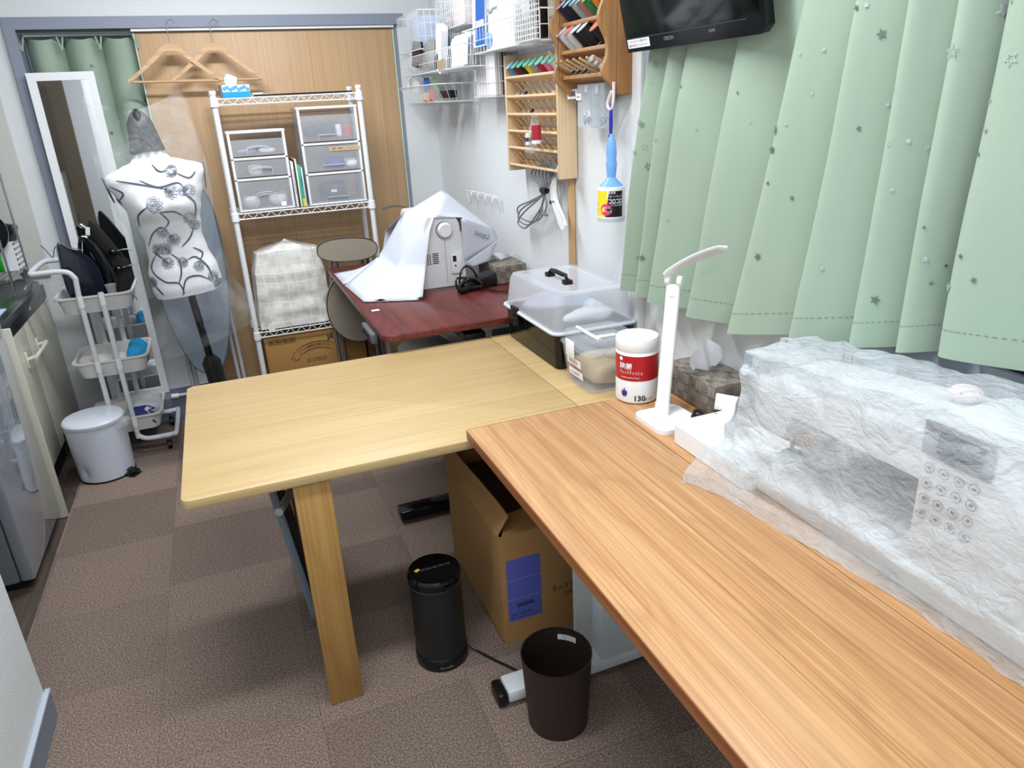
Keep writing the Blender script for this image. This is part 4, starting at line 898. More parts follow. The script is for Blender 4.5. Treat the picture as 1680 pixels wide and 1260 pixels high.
# bag of notions hooked in front of the pale rack
T = thing('notions_bag', 'small clear bag with a red label hanging on the pale thread rack', 'bag', (1.09, 2.6, 1.31))
q = B(); a = at(884, 178, x=1.095); c = at(868, 250, x=1.085)
q.grid(lambda u, v: V((1.088 + .012 * math.sin(math.pi * u) * (-1 if v > .1 else 0) + .004 * nz((u * 5, v * 5, 0)), a.y + (c.y - a.y) * v + (u - .5) * (.03 + .075 * v ** .7), a.z + (c.z - a.z) * v)), 14, 16)
q.obj('pouch', film('notions_film', .35, scale=80), T)
q = B(); d_ = at(880, 218, x=1.08); q.lathe([(.004, 0), (.017, .001), (.017, .05), (.004, .051)], (d_.x, d_.y, d_.z - .025), 18); sp = q.obj('thread_roll', simple((176, 36, 54)), T)
q = B(); q.lathe([(.0175, 0), (.0175, .012)], (d_.x, d_.y, d_.z - .036), 18); q.obj('roll_foot', M['white'], sp)
d_ = at(867, 226, x=1.08); q = B(); q.lathe([(.004, 0), (.011, .001), (.011, .04), (.004, .041)], (d_.x, d_.y, d_.z - .025), 16); q.m = 1; q.lathe([(.0113, .012), (.0113, .026)], (d_.x, d_.y, d_.z - .025), 16, cap=False); q.obj('thread_roll', [M['paper'], simple((60, 66, 76))], T)
# brown spool rack
BW = wood('brown_pine', (196, 152, 106), (176, 130, 84), (136, 92, 54), axis=2, rough=.5, streak=.3, fine=.8, big=.3)
T = thing('spool_rack', 'brown pine spool rack with wavy side boards beside the television', 'spool rack', (1.13, 2.21, 1.44))
def wavy(y):
    pr = [(1.195, 1.498), (1.15, 1.495), (1.125, 1.515), (1.10, 1.54), (1.09, 1.565), (1.105, 1.60), (1.105, 1.64), (1.085, 1.68), (1.08, 1.71), (1.10, 1.76), (1.10, 1.80), (1.08, 1.86), (1.10, 1.93), (1.195, 1.96)]
    pp = [pr[0]] + [(p.x, p.y) for p in spline([V(p + (0,)) for p in pr[1:-1]], 4)] + [pr[-1]]
    return B().prism(pp, .016, frame((0, y + .008, 0), (1, 0, 0), (0, 0, 1)), .0)
for y in (2.02, 2.345): wavy(y).obj('side_board', BW, T)
zr = [1.855, 1.775, 1.700, 1.620, 1.546]
BS = wood('brown_pine_shelf', (198, 154, 108), (178, 132, 86), (138, 96, 58), axis=1, rough=.5, streak=.3, fine=.8)
for k, z in enumerate(zr):
    q = B(); q.box((1.15, 2.1825, z), (.075, .309, .012), .002, (0, .2, 0)); q.obj('shelf_board', BS, T)
    if k in (4,):
        for i in range(7): y = 2.05 + i * .044; q = B(); q.tube([V((1.175, y, z + .006)), V((1.175, y, z + .006)) + V((-.095, 0, .05))], .0045, 8); q.obj('peg', PEG, T)
q = B(); q.prism([(2.337, 1.53), (2.337, 1.50), (2.31, 1.495), (2.28, 1.478), (2.25, 1.458), (2.20, 1.452), (2.16, 1.462), (2.11, 1.487), (2.03, 1.495), (2.03, 1.53)], .012, frame((1.195, 0, 0), (0, 1, 0), (0, 0, 1))); q.xform(lambda p: V((p.x - .012 * 0 - .013, p.y, p.z))); q.obj('back_board', BS, T)
q = B(); q.tube([(1.10, 2.30, 1.80), (1.085, 2.30, 1.62), (1.09, 2.30, 1.545)], .0008, 5); single(q, 'loose_thread', M['ink'], 'loose dark thread hanging in front of the brown spool rack', 'thread', base=(1.09, 2.3, 1.545))
SD = V((-.058, .012, .062))
G1 = 'large spools on the brown pine rack'
top = [((190, 36, 30), (235, 235, 230), 'red'), ((214, 132, 40), (235, 235, 230), 'orange'), ((30, 120, 66), (206, 214, 70), 'green'), ((160, 112, 98), (150, 190, 214), 'dusty brown'), ((156, 164, 172), (160, 210, 220), 'silver grey'), ((14, 14, 18), (160, 214, 226), 'black'), ((20, 24, 64), (196, 186, 226), 'navy')]
for i, (c, cp, n) in enumerate(top): spool(n + ' thread spool, upper row of the brown pine rack', V((1.158, 2.048 + i * .044, zr[2] + .024)), SD, .066, .021, simple(c), simple(cp, .35), G1)
row2 = [(2.07, (12, 12, 14), (236, 140, 124), .032, 'big black thread spool with a salmon end on the brown pine rack'), (2.165, (13, 13, 15), (225, 228, 232), .026, 'black thread spool with a white end beside the big black one on the brown rack'),
        (2.21, (13, 14, 15), (222, 226, 232), .026, 'black thread spool with a white end next to the white thread on the brown rack'), (2.26, (222, 224, 228), (236, 132, 112), .026, 'white thread spool with a salmon end on the brown pine rack'), (2.31, (216, 222, 232), (214, 222, 234), .026, 'white thread spool with a white end at the left of the brown rack')]
for (y, c, cp, r_, lab) in row2: spool(lab, V((1.158, y, zr[3] + .026)), SD, .068, r_ * .92, simple(c), simple(cp, .35), G1)
for j in range(5): spool('white bobbin in the row of five on one peg of the brown rack', V((1.175, 2.094, zr[4] + .009)) + V((-.095, 0, .05)) * (.12 + j * .17), SD, .009, .011, M['white'], M['frost2'], 'five white bobbins on one peg of the brown rack', 'bobbin', 1.05)
for (i, n) in ((4, 'right'), (5, 'middle'), (6, 'left')): spool(n + ' of the three small black bobbins on the brown pine rack', V((1.172, 2.05 + i * .044, zr[4] + .012)) + V((-.02, 0, .012)), SD, .012, .012, simple((24, 24, 26)), M['frost2'], 'three small black bobbins on the brown rack', 'bobbin', 1.05)
# parts case of clear plastic
T = thing('parts_case', 'clear two pocket parts case hanging under the brown spool rack', 'case', (1.15, 2.22, 1.40))
q = B(); 
for (a, c) in ((2.085, 2.17), (2.175, 2.265)):
    q.bb(1.135, 1.137, a, c, 1.40, 1.53).bb(1.165, 1.167, a, c, 1.40, 1.53).bb(1.135, 1.167, a, a + .002, 1.40, 1.53).bb(1.135, 1.167, c - .002, c, 1.40, 1.53).bb(1.135, 1.167, a, c, 1.40, 1.402)
q.obj('shell', M['clear'], T)
q = B(); q.bb(1.133, 1.135, 2.12, 2.14, 1.50, 1.525).bb(1.133, 1.135, 2.19, 2.21, 1.505, 1.525); q.obj('catch', M['frost2'], T)
for (y, n) in ((2.22, 'grey presser feet and metal bits, left pocket of the clear parts case'), (2.13, 'grey metal clips, right pocket of the clear parts case')):
    q = B(); rn = random.Random(int(y * 1000))
    for i in range(7):
        c = V((1.15 + rn.uniform(-.006, .006), y + rn.uniform(-.024, .024), 1.411 + rn.uniform(0, .016))); a0 = rn.random() * 3
        q.tube([c + V((0, math.cos(t + a0) * .010, math.sin(t) * .007)) for t in [k * .7 for k in range(8)]], .0016, 5)
    single(q, 'metal_parts', M['steel'], n, 'parts', base=(1.15, y, 1.402))
q = B(); q.tube([(1.15, 2.205, 1.4225), (1.15, 2.215, 1.45)], .002, 6).ball((1.15, 2.24, 1.425), (.006, .012, .02), 10); single(q, 'presser_foot', M['chrome'], 'single chrome presser foot at the left of the clear parts case', 'part', base=(1.15, 2.27, 1.402))
q = B(); q.bb(1.150, 1.152, 2.30, 2.37, 1.488, 1.518); o = single(q, 'name_label', M['paper'], 'white name label on the bottom board of the brown rack', 'label'); lettering([('HEINE', 0, 0, .022, .05, 'CENTER', .0006)], frame((1.1495, 2.335, 1.503), (0, -1, 0), (0, 0, 1)), o, M['ink'])
q = B(); q.bb(1.132, 1.134, 2.235, 2.268, 1.483, 1.503); o = single(q, 'number_label', M['paper'], 'small white label on the clear parts case', 'label'); lettering([('P205A', 0, 0, .009)], frame((1.1315, 2.2515, 1.493), (0, -1, 0), (0, 0, 1)), o, M['ink'])
# upright batten
q = B(); q.bb(1.178, 1.197, 2.418, 2.443, .80, 1.49, .002); single(q, 'wooden_batten', wood('pine_batten', (222, 188, 142), (206, 170, 122), (170, 130, 84), axis=2, rough=.5), 'long narrow pine batten running down the wall under the brown rack', 'batten')
# carabiner, strap, lint roller
q = B(); q.tube([(1.12, 2.013, 1.505), (1.12, 2.038, 1.47), (1.12, 2.018, 1.455), (1.12, 2.003, 1.475), (1.12, 2.000, 1.53)], .0045, 8, smooth=5); single(q, 'hook', simple((236, 222, 224)), 'pinkish white hook holding the blue strap', 'hook')
q = B(); q.tube([(1.12, 2.016, 1.472), (1.12, 2.021, 1.42), (1.12, 2.017, 1.38), (1.12, 2.012, 1.42), (1.12, 2.014, 1.472)], .0035, 8, smooth=3).ball((1.12, 2.017, 1.380), .008, 10); single(q, 'strap', simple((26, 40, 160)), 'dark blue strap the lint roller hangs from', 'strap')
T = thing('lint_roller', 'lint roller with a light blue handle hanging beside the curtain', 'lint roller', (1.12, 2.013, 1.13))
q = B(); q.lathe([(.004, 1.375), (.008, 1.365), (.014, 1.345), (.016, 1.32), (.0145, 1.30), (.017, 1.29), (.0155, 1.275), (.013, 1.25), (.022, 1.238), (.033, 1.229), (.039, 1.222)], (1.12, 2.013, 0), 24); q.obj('handle', simple((120, 176, 236), .4), T)
q = B(); q.lathe([(.039, 1.128), (.041, 1.13), (.041, 1.222), (.039, 1.224)], (1.12, 2.013, 0), 32); ro = q.obj('roll', M['paper'], T)
q = B(); q.lathe([(.0412, 1.12), (.0418, 1.121), (.0418, 1.132)], (1.12, 2.013, 0), 32); q.obj('end_ring', M['frost2'], T)
def cyl(cx, cy, r_, a0):   # local x along the circumference, y up
    return lambda v: V((cx - math.cos(a0 + v.x / r_) * (r_ + v.z), cy - math.sin(a0 + v.x / r_) * (r_ + v.z), v.y))
cw = cyl(1.12, 2.013, .041, .75)
def patch(q, x0, x1, z0, z1, f=cw, off=.0003, n=14, skew=0): return q.grid(lambda u, v: f(V((x0 + (x1 - x0) * u + skew * v, z0 + (z1 - z0) * v, off))), n, 4)
q = B(); patch(q, -.052, .0, 1.136, 1.213); q.obj('yellow_print', simple((250, 220, 40)), ro)
q = B(); q.grid(lambda u, v: cw(V(((-.006 + .012 * v) + (.05 - (-.006 + .012 * v)) * u, 1.136 + .077 * v, .0005))), 14, 4); q.obj('black_print', simple((16, 16, 18)), ro)
q = B(); q.add([cw(V((-.004, 1.158, .0009)))] + [cw(V((-.004 + .0185 * math.cos(a), 1.158 + .0175 * math.sin(a), .0009))) for a in [i * math.pi / 12 for i in range(24)]], [(0, i + 1, (i + 1) % 24 + 1) for i in range(24)]); q.obj('pink_roundel', simple((222, 50, 120)), ro)
lettering([('コロコロ', .026, 1.182, .018, .042, 'CENTER', .0004), ('カーペット', .028, 1.197, .009), ('強接着', .014, 1.208, .008), ('すぐれた粘着', .028, 1.171, .006)], Matrix(), ro, M['inkw'], bend=cw, lift=.0009)
lettering([('スパッと', -.002, 1.153, .009), ('切れる', -.002, 1.164, .008)], Matrix(), ro, M['inkw'], bend=cw, lift=.0014)
lettering([('M09', -.044, 1.172, .008), ('コロコロ', -.044, 1.155, .006)], Matrix(), ro, M['ink'], bend=cw, lift=.0009)
for _n in ('lint_roller',): _o = bpy.data.objects[_n]; _o.location.z += .012
# cable bundles
T = thing('cable_bundle', 'grey looped cable bundle hanging from the pale thread rack', 'cable', (1.15, 2.7, 1.05)); q = B()
p = lambda u, v, x=1.15: at(u, v, x=x)
for k in range(5):
    o = k * 3 - 6; q.tube([p(892, 326), p(890 + o, 305), p(884 + o * 2, 285), p(893 + o, 266 + abs(o) * .3), p(906 + o, 268), p(908 + o, 285), p(898, 305), p(893, 326)], .0035, 7, smooth=6)
for k in range(3):
    o = k * 5; q.tube([p(893, 318), p(880 - o, 330), p(858 - o * .8, 350 - o), p(850 + o * .3, 366 - o), p(862 + o, 374 - o), p(878 + o, 356), p(890, 335), p(894, 315)], .0035, 7, smooth=6)
q.tube([p(893, 320), p(897, 335), p(893, 352)], .0035, 7, smooth=4).tube([p(889, 350), p(897, 353)], .006, 8)
q.obj('cable', simple((122, 126, 130)), T)
q = B(); q.tube([p(889, 312, 1.148), p(897, 313, 1.148)], .0115, 10); q.obj('tie', M['black'], T)
T = thing('cable_bundle', 'white usb cable bundle hanging beside the grey one', 'cable', (1.16, 2.5, 1.04)); q = B()
for k in range(3):
    o = k * 2.5; q.tube([p(916, 272 + o), p(906 + o, 300), p(905 + o, 325), p(912 + o, 350), p(922 + o, 376 - o), p(928, 370 - o), p(918 + o * .5, 345), p(908 + o, 322), p(912, 296), p(917, 274)], .0032, 7, smooth=6)
q.obj('cable', M['white'], T); q = B(); q.tube([p(904, 332, 1.155), p(913, 330, 1.155)], .008, 8); q.obj('tie', M['black'], T)
q = B(); q.tube([p(921, 350, 1.155), p(926, 366, 1.155)], .005, 8); q.obj('plug', M['chrome'], T)
# ---- wire baskets
def wire_box(x0, x1, y0, y1, z0, z1, ny, nx, nzv, r_=.0014, taper=.0, rr_=.0026, skip=''):
    q = B(); f = lambda x, y, z: V((x0 + (x1 - x0) * x + (taper * (1 - z)) * (1 - x) , y0 + (y1 - y0) * y + taper * (1 - z) * (1 - 2 * y), z0 + (z1 - z0) * z))
    for z in (0, 1): q.tube([f(0, 0, z), f(0, 1, z), f(1, 1, z), f(1, 0, z)], rr_, 6, closed=True)
    for i in range(1, nzv): z = i / nzv; q.tube([f(0, 0, z), f(0, 1, z), f(1, 1, z), f(1, 0, z)], r_, 5, closed=True)
    for i in range(ny + 1): y = i / ny; q.tube([f(0, y, 1), f(0, y, 0), f(1, y, 0), f(1, y, 1)], r_, 5)
    for i in range(1, nx): x = i / nx; q.tube([f(x, 0, 1), f(x, 0, 0), f(x, 1, 0), f(x, 1, 1)], r_, 5)
    return q
WW = M['whitem']; WG = 'white wire baskets on the right wall'
# wall grid behind them
q = B()
for i in range(22): y = 2.42 + i * .075; q.tube([(1.188, y, 1.66), (1.188, y, 2.12)], .0015, 5)
for i in range(8): z = 1.66 + i * .065; q.tube([(1.188, 2.42, z), (1.188, 3.995, z)], .0018, 5)
single(q, 'wire_grid', WW, 'white wire grid panel holding the baskets on the right wall', 'wire grid')
single(wire_box(1.0, 1.18, 3.0, 3.98, 1.628, 1.71, 40, 5, 2), 'wire_basket', WW, 'wide low white wire basket full of papers and packets', 'basket', group=WG)
single(wire_box(1.0, 1.18, 3.62, 4.02, 1.735, 1.90, 18, 6, 3), 'wire_basket', WW, 'tall white wire basket around the pale blue box in the back corner', 'basket', group=WG)
single(wire_box(1.06, 1.18, 2.375, 3.17, 1.672, 1.765, 22, 4, 2), 'wire_basket', WW, 'white wire basket of booklets above the pale thread rack', 'basket', group=WG)
q = wire_box(.98, 1.185, 3.35, 4.02, 1.50, 1.575, 34, 5, 1, taper=.05); single(q, 'wire_basket', WW, 'lowest white wire basket with the tape roll and red packet', 'basket', group=WG)
single(wire_box(1.08, 1.18, 3.2, 3.60, 1.80, 1.93, 14, 4, 4), 'wire_basket', WW, 'upper white wire basket with pinkish packets over the low one', 'basket', group=WG)
q = wire_box(1.10, 1.18, 2.915, 3.17, 1.51, 1.73, 8, 3, 4); single(q, 'file_holder', WW, 'hanging white wire file holder packed with papers', 'file holder')
q = wire_box(1.04, 1.055, 2.37, 2.55, 1.675, 1.81, 9, 1, 8); single(q, 'wire_mesh_tray', WW, 'small square white mesh tray in front of the black case', 'tray')
def bx3(name, label, cat, x0, x1, y0, y1, z0, z1, m, bev=.002, rot=None, group=None):
    q = B(); q.box(((x0 + x1) / 2, (y0 + y1) / 2, (z0 + z1) / 2), (x1 - x0, y1 - y0, z1 - z0), bev, rot); return single(q, name, m, label, cat, group=group)
bx3('storage_box', 'pale blue white box in the tall corner basket', 'box', 1.03, 1.16, 3.70, 3.90, 1.742, 1.885, simple((198, 212, 236)))
bx3('dark_packet', 'dark brown packet standing in the low wire basket', 'packet', 1.004, 1.02, 3.66, 3.80, 1.66, 1.775, simple((52, 36, 30)), rot=(.1, .1, 0))
bx3('storage_box', 'white tilted box at the left end of the low wire basket', 'box', 1.02, 1.13, 3.83, 3.955, 1.66, 1.73, M['paper'], rot=(.15, 0, 0))
blob('grey_cloth', 'grey cloth stuffed behind the dark brown packet', 'cloth', (1.06, 3.58, 1.70), (.04, .07, .055), simple((142, 142, 140), .9), 14, .4)
T = thing('pen_pouch', 'white printed pouch sticking up from the low wire basket', 'pouch', (1.06, 3.42, 1.64))
q = B(); mx = frame((1.06, 3.43, 1.72), (0, -.95, -.3), (0, -.3, .95)); q.prism(rr(.085, .20, .02), .03, mx, 0); pk = q.obj('pouch_body', M['paper'], T)
q = B(); 
lettering([('洗濯糊', 0, -.05, .03), ('お徳用', .0, -.08, .022), ('E', 0, .02, .03)], mx @ Matrix.Rotation(math.pi, 4, 'Y') @ Matrix.Translation((0, 0, 0)), pk, M['ink'])
q.ball((1.05, 3.40, 1.80), .008, 10); q.obj('red_dot', M['red'], T)
bx3('black_pen_case', 'thin black case beside the white printed pouch', 'case', 1.04, 1.055, 3.50, 3.53, 1.65, 1.76, M['black'], rot=(.35, 0, 0))
bx3('black_phone', 'black slab low in the wide wire basket', 'slab', 1.03, 1.045, 3.44, 3.52, 1.638, 1.70, M['black'], rot=(-.2, 0, 0))
blob('blue_packet', 'pale blue packet right of the white printed pouch', 'packet', (1.07, 3.30, 1.69), (.02, .04, .05), simple((150, 200, 226)), 12, .3)
for i in range(4): bx3('paper_sheet', 'white paper sheets leaning at the right of the wide wire basket', 'paper', 1.03 + i * .012, 1.034 + i * .012, 3.03, 3.24, 1.636, 1.745 + .01 * (i % 2), simple((238 - i * 4, 238 - i * 4, 242 - i * 3)), 0, (0, .1, .0), 'papers in the wide wire basket')
bx3('price_tag', 'small brown tag clipped on the wide wire basket', 'tag', .993, .995, 3.24, 3.34, 1.634, 1.668, simple((168, 146, 112)), 0, (-.08, 0, 0))
T = thing('tape_roll', 'roll of green and blue tape in the lowest wire basket', 'tape', (1.06, 3.74, 1.51))
for (x, c, w) in ((1.075, (120, 170, 130), .02), (1.05, (40, 90, 160), .026)):
    q = B(); q.lathe([(.025, -.5 * w), (.052, -.5 * w), (.052, .5 * w), (.025, .5 * w)], n=28, mx=frame((0, 0, 0), (.3, 1, 0), (0, 0, 1)).to_3x3()); q.xform(lambda p, x=x: p + V((x, 3.74 - (x - 1.05) * 2, 1.562))); q.obj('roll', simple(c), T)
T = thing('hand_tool', 'white hand tool with a bent handle at the left of the lowest basket', 'tool', (1.05, 3.93, 1.52))
q = B(); q.tube([(1.02, 3.99, 1.56), (1.03, 3.985, 1.62), (1.06, 3.93, 1.63), (1.09, 3.88, 1.60)], .008, 8, smooth=4).box((1.06, 3.93, 1.575), (.05, .06, .06), .012, (.3, .2, .4)); q.obj('shell', M['white'], T)
bx3('red_packet', 'orange red packet in the lowest wire basket', 'packet', 1.02, 1.04, 3.565, 3.61, 1.508, 1.55, simple((226, 70, 40)))
bx3('yellow_packet', 'yellow orange packet in the lowest wire basket', 'packet', 1.02, 1.045, 3.66, 3.73, 1.508, 1.545, simple((236, 186, 100)))
bx3('black_bar', 'black bar lying in the lowest wire basket', 'bar', 1.06, 1.10, 3.42, 3.58, 1.515, 1.548, M['black'])
# booklets in the right basket
T = thing('manual_booklet', 'blue and white instruction booklet standing in the wire basket', 'booklet', (1.09, 3.05, 1.68))
mx = frame(at(783, 22, x=1.066), (0, -1, 0), (.06, .0, 1)); q = B(); q.prism([(-.06, -.12), (.085, -.12), (.085, .06), (-.06, .06)], .008, mx @ Matrix.Translation((0, 0, -.008))); bk = q.obj('cover', simple((206, 222, 240)), T, smooth=False)
q = B(); q.add([mx @ V(p) for p in ((-.02, -.115, .0008), (.084, -.115, .0008), (.084, .058, .0008), (-.02, .058, .0008))], [(0, 1, 2, 3)]); q.obj('blue_panel', simple((32, 92, 168)), bk)
lettering([('取扱説明書', .032, -.04, .026, .092, 'CENTER', .0006)], mx, bk, M['inkw'], lift=.0014)
for i, c in enumerate([(236, 238, 244), (226, 226, 230), (232, 236, 244), (220, 224, 232), (238, 240, 246)]):
    bx3('paper_sheet', 'white sheets standing in the right wire basket above the pale thread rack', 'paper', 1.075 + i * .018, 1.079 + i * .018, 2.62 + .03 * i, 2.92 + .02 * i, 1.676, 1.80 + .015 * (i % 3), simple(c), 0, (0, .06, 0), 'papers in the right wire basket')
bx3('black_case', 'black case behind the square mesh tray', 'case', 1.07, 1.10, 2.40, 2.48, 1.68, 1.83, M['black'])
bx3('white_box', 'white box behind the papers at the right end of the basket', 'box', 1.11, 1.17, 2.42, 2.58, 1.676, 1.80, M['offwhite'])
blob('sticker_sheet', 'sheet with a blue printed mark low in the right wire basket', 'paper', (1.072, 2.90, 1.71), (.003, .05, .03), simple((130, 160, 205)), 8, .05)
for i, c in enumerate([(240, 240, 242), (234, 236, 242), (110, 96, 96), (150, 140, 144), (120, 96, 96), (214, 216, 222)]):
    bx3('magazine', 'thin papers and magazines upright in the hanging file holder' , 'magazine', 1.105 + i * .012, 1.114 + i * .012, 2.925, 3.16, 1.515, 1.745 - .01 * (i % 3), simple(c), 0, None, 'magazines in the hanging file holder')
bx3('pink_packet', 'pinkish packet in the upper wire basket', 'packet', 1.10, 1.15, 3.24, 3.40, 1.808, 1.93, simple((236, 222, 220)))
bx3('grey_packet', 'grey packet at the bottom of the upper wire basket', 'packet', 1.09, 1.15, 3.42, 3.57, 1.808, 1.85, simple((176, 176, 178)))
# white hook rail above the covered machine
q = B(); q.tube([(1.19, 3.62, 1.02), (1.175, 3.62, 1.075), (1.17, 3.40, 1.085), (1.175, 3.16, 1.085), (1.19, 3.16, 1.03)], .003, 6)
for y in (3.5, 3.4, 3.3, 3.2): q.tube([(1.172, y, 1.084), (1.16, y, 1.07), (1.165, y, 1.055)], .003, 6, smooth=3)
single(q, 'hook_rail', WW, 'white wire hook rail on the wall behind the covered sewing machine', 'hook rail')

# ---- television
T = thing('television', 'small black television tilted forward on the right wall', 'television', (1.08, 1.545, 1.6))
mx = frame((1.05, 1.545, 1.593), (0, -1, 0), (-.225, 0, 1)) @ Matrix.Scale(.955, 4); w_, h_ = .56, .345
q = B(); q.prism([(-.28, 0), (.262, 0), (.28, .014), (.28, .345), (-.28, .345)], .022, mx @ Matrix.Translation((0, 0, -.03)), .0); q.obj('bezel', M['blackg'], T, smooth=False)
q = B(); q.bb(-.262, .262, .036, .33, -.008, -.0074); q.xform(lambda p: mx @ p); q.obj('screen', mat('dark_screen', (6, 8, 10), .06), T, smooth=False)
q = B(); q.prism([(-.2, .05), (.2, .05), (.2, .3), (-.2, .3)], .03, mx @ Matrix.Translation((0, 0, -.06)), .004); q.obj('back_cover', M['black'], T)
q = B(); q.bb(-.25, .22, .033, .0345, -.0078, -.0068); q.xform(lambda p: mx @ p); q.obj('trim_line', simple((60, 62, 66), .3), T)
q = B(); q.bb(-.272, -.165, .010, .032, -.008, -.0070); q.xform(lambda p: mx @ p); st = q.obj('sticker', M['paper'], T)
lettering([('このテレビはリモコンで操作できます', 0, .005, .007, .095), ('電源は本体ボタンで入れてください', 0, -.005, .007, .095)], mx @ Matrix.Translation((-.218, .021, -.0066)), st, M['ink'])
lettering([('ORION', -.075, .021, .013), ('HDMI', .10, .022, .009)], mx @ Matrix.Translation((0, 0, -.0076)), T, simple((140, 142, 146)))
q = B(); q.bb(1.03, 1.197, 1.52, 1.57, 2.24, 2.27, .004).bb(1.03, 1.06, 1.52, 1.57, 1.80, 2.27, .004); q.obj('wall_mount', M['black'], T)

# ---- window curtains
def pleated(ys, ztop, label, nstar, seed, x0=1.13, A=.066):
    rn = random.Random(seed); pts = []
    for i in range(len(ys) - 1):
        a, c = ys[i], ys[i + 1]; w = a - c; d_ = min(.05, w * .35)
        pts += [(a + (0 if i == 0 else .012), x0 - A * .5), (a - w * .10, x0 - A * .62), (a - w * .55, x0 - A * .05), (c + d_ * .3, x0 + A * .45), (c + d_ * .05, x0 + A * .40)]
    pts.append((ys[-1], x0 - A * .1))
    sp_ = spline([V((a, c, 0)) for a, c in pts], 5)
    def hemz(y): return .932 + .014 * min(1, (1.925 - y) / .55) if y > 1.37 else (.946 + (1.37 - y) / .555 * .112 if y > .815 else 1.058 + (.815 - y) * .09)
    L = len(sp_) - 1
    def P(s, t):
        k = s * L; i = min(int(k), L - 1); p = sp_[i].lerp(sp_[i + 1], k - i); y = p.x; z0 = hemz(y); z = z0 + (ztop - z0) * t
        kk = -.23 * max(0, min(1, (y - .95) / .45)); yy = y + kk * (z - z0)
        amp = .35 + .65 * min(1, (1 - t) * 1.3); xx = x0 + (p.y - x0) * amp + .006 * nz((y * 5, z * 3, seed)) + .012 * math.sin(z * 7 + y * 4) * .5
        xx = max(xx, 1.092 if z > 1.5 and y > 1.1 else 1.0); return V((min(xx, 1.176), yy, z))
    st = []
    for _ in range(nstar):
        st.append((rn.random(), .04 + .96 * rn.random() * .62, rn.choice([.004, .005, .006, .008, .010, .012]), rn.random() * 6, rn.random() < .25, 1 if rn.random() < .4 else 2))
    q = curtain('c', None, '', P, L * 1 + 1, 40, st, None)
    # hem stitching
    nn = 260
    for i in range(nn):
        s = i / nn; a = P(s, .042); c = P(s + .55 / nn, .042); n = V((-.0012, 0, 0)); q.m = 2
        q.add([a + n, c + n, c + n + V((0, 0, .0012)), a + n + V((0, 0, .0012))], [(0, 1, 2, 3)])
    q.m = 0
    return single(q, 'window_curtain', [M['green'], M['starS'], M['starD']], label, 'curtain', ang=80, group='sage green curtains on the right window')
pleated([1.925, 1.82, 1.745, 1.555, 1.372, 1.165, 1.0, .893, .818], 2.2, 'sage green star curtain, the left panel partly behind the television', 170, 3)
pleated([.824, .48, .29, .10, -.10], 2.2, 'sage green star curtain, the right panel over the bagged sewing machine', 110, 5)
q = B(); q.tube([(1.15, 2.02, 2.2), (1.15, -.15, 2.2)], .012, 12)
for i in range(5): q.bb(1.15, 1.197, 1.95 - i * .5, 1.97 - i * .5, 2.19, 2.21)
single(q, 'curtain_rod', M['white'], 'white curtain rod above the right window', 'curtain rod')
# ============================================================ ON AND UNDER THE TABLES
def weave():
    m = mat('grey_woven_band', (112, 104, 96), .85); n = NT(m)
    ck = n.new('ShaderNodeTexChecker'); ck.inputs['Scale'].default_value = 38; n.l(n.coord(loc=(.003, .004, .002)), ck.inputs['Vector'])
    f = n.noise(1, 3, n.coord((30, 30, 500)), .6); f2 = n.noise(1, 3, n.coord((400, 400, 30)), .6)
    a = n.ramp(f, [(.35, (84, 76, 70)), (.65, (130, 122, 114))]); c = n.ramp(f2, [(.35, (100, 92, 86)), (.65, (150, 142, 132))])
    n.l(n.mix(ck.outputs['Fac'], a, c), n.p.inputs['Base Color']); n.bump(n.math('ADD', ck.outputs['Fac'], n.math('MULTIPLY', f, .4)), .5, .003); return m
M['weave'] = weave()
def woven_box(label, x0, x1, y0, y1, z0, h, tc, tw, th_, tilt):
    T = thing('tissue_box', label, 'tissue box', ((x0 + x1) / 2, (y0 + y1) / 2, z0), 'grey woven tissue boxes')
    q = B(); q.bb(x0, x1, y0, y1, z0, z0 + h - .008, .004); q.obj('base', M['weave'], T)
    q = B(); q.bb(x0 - .002, x1 + .002, y0 - .002, y1 + .002, z0 + h * .55, z0 + h, .004); q.obj('lid', M['weave'], T)
    tissue(tc, tw, th_, T, tilt); return T
woven_box('grey woven tissue box on the near desk behind the white desk lamp', 1.045, 1.165, 1.36, 1.575, .736, .082, (1.10, 1.475, .815), .035, .085, .0)
woven_box('grey woven tissue box on the mahogany desk beside the covered machine', 1.04, 1.175, 2.86, 3.10, .761, .078, (1.11, 3.0, .838), .045, .03, .0)
# wipes canister
cx, cy = .950, 1.568
T = thing('wipes_canister', 'white wipes canister with a red label between snack box and lamp', 'canister', (cx, cy, .7355))
q = B(); q.lathe([(.050, .7355), (.0545, .739), (.0555, .745), (.0555, .875), (.053, .879)], (cx, cy, 0), 40); bd = q.obj('bottle', M['white'], T)
q = B(); q.lathe([(.055, .878), (.0565, .880), (.0565, .905), (.0545, .911), (.045, .914), (.001, .914)], (cx, cy, 0), 40); q.obj('lid', M['white'], T)
cw = cyl(cx, cy, .0557, 1.02)
q = B(); q.grid(lambda u, v: cw(V((-.094 + .188 * u, .800 + .068 * v, 0))), 44, 3); q.obj('red_label', simple((176, 20, 28), .35), bd)
q = B(); q.add([cw(V((-.044 + .0055 * math.cos(a), .8595 + .0055 * math.sin(a), .0008))) for a in [i * math.pi / 8 for i in range(16)]], [tuple(range(16))]); q.obj('roundel', M['inkw'], bd)
lettering([('除菌', -.030, .839, .019, None, 'CENTER', .0003), ('ウェットティッシュ', -.016, .823, .0125, .062), ('Disinfecting Wet Tissue', -.018, .810, .006, .05)], Matrix(), bd, M['inkw'], bend=cw, lift=.0009)
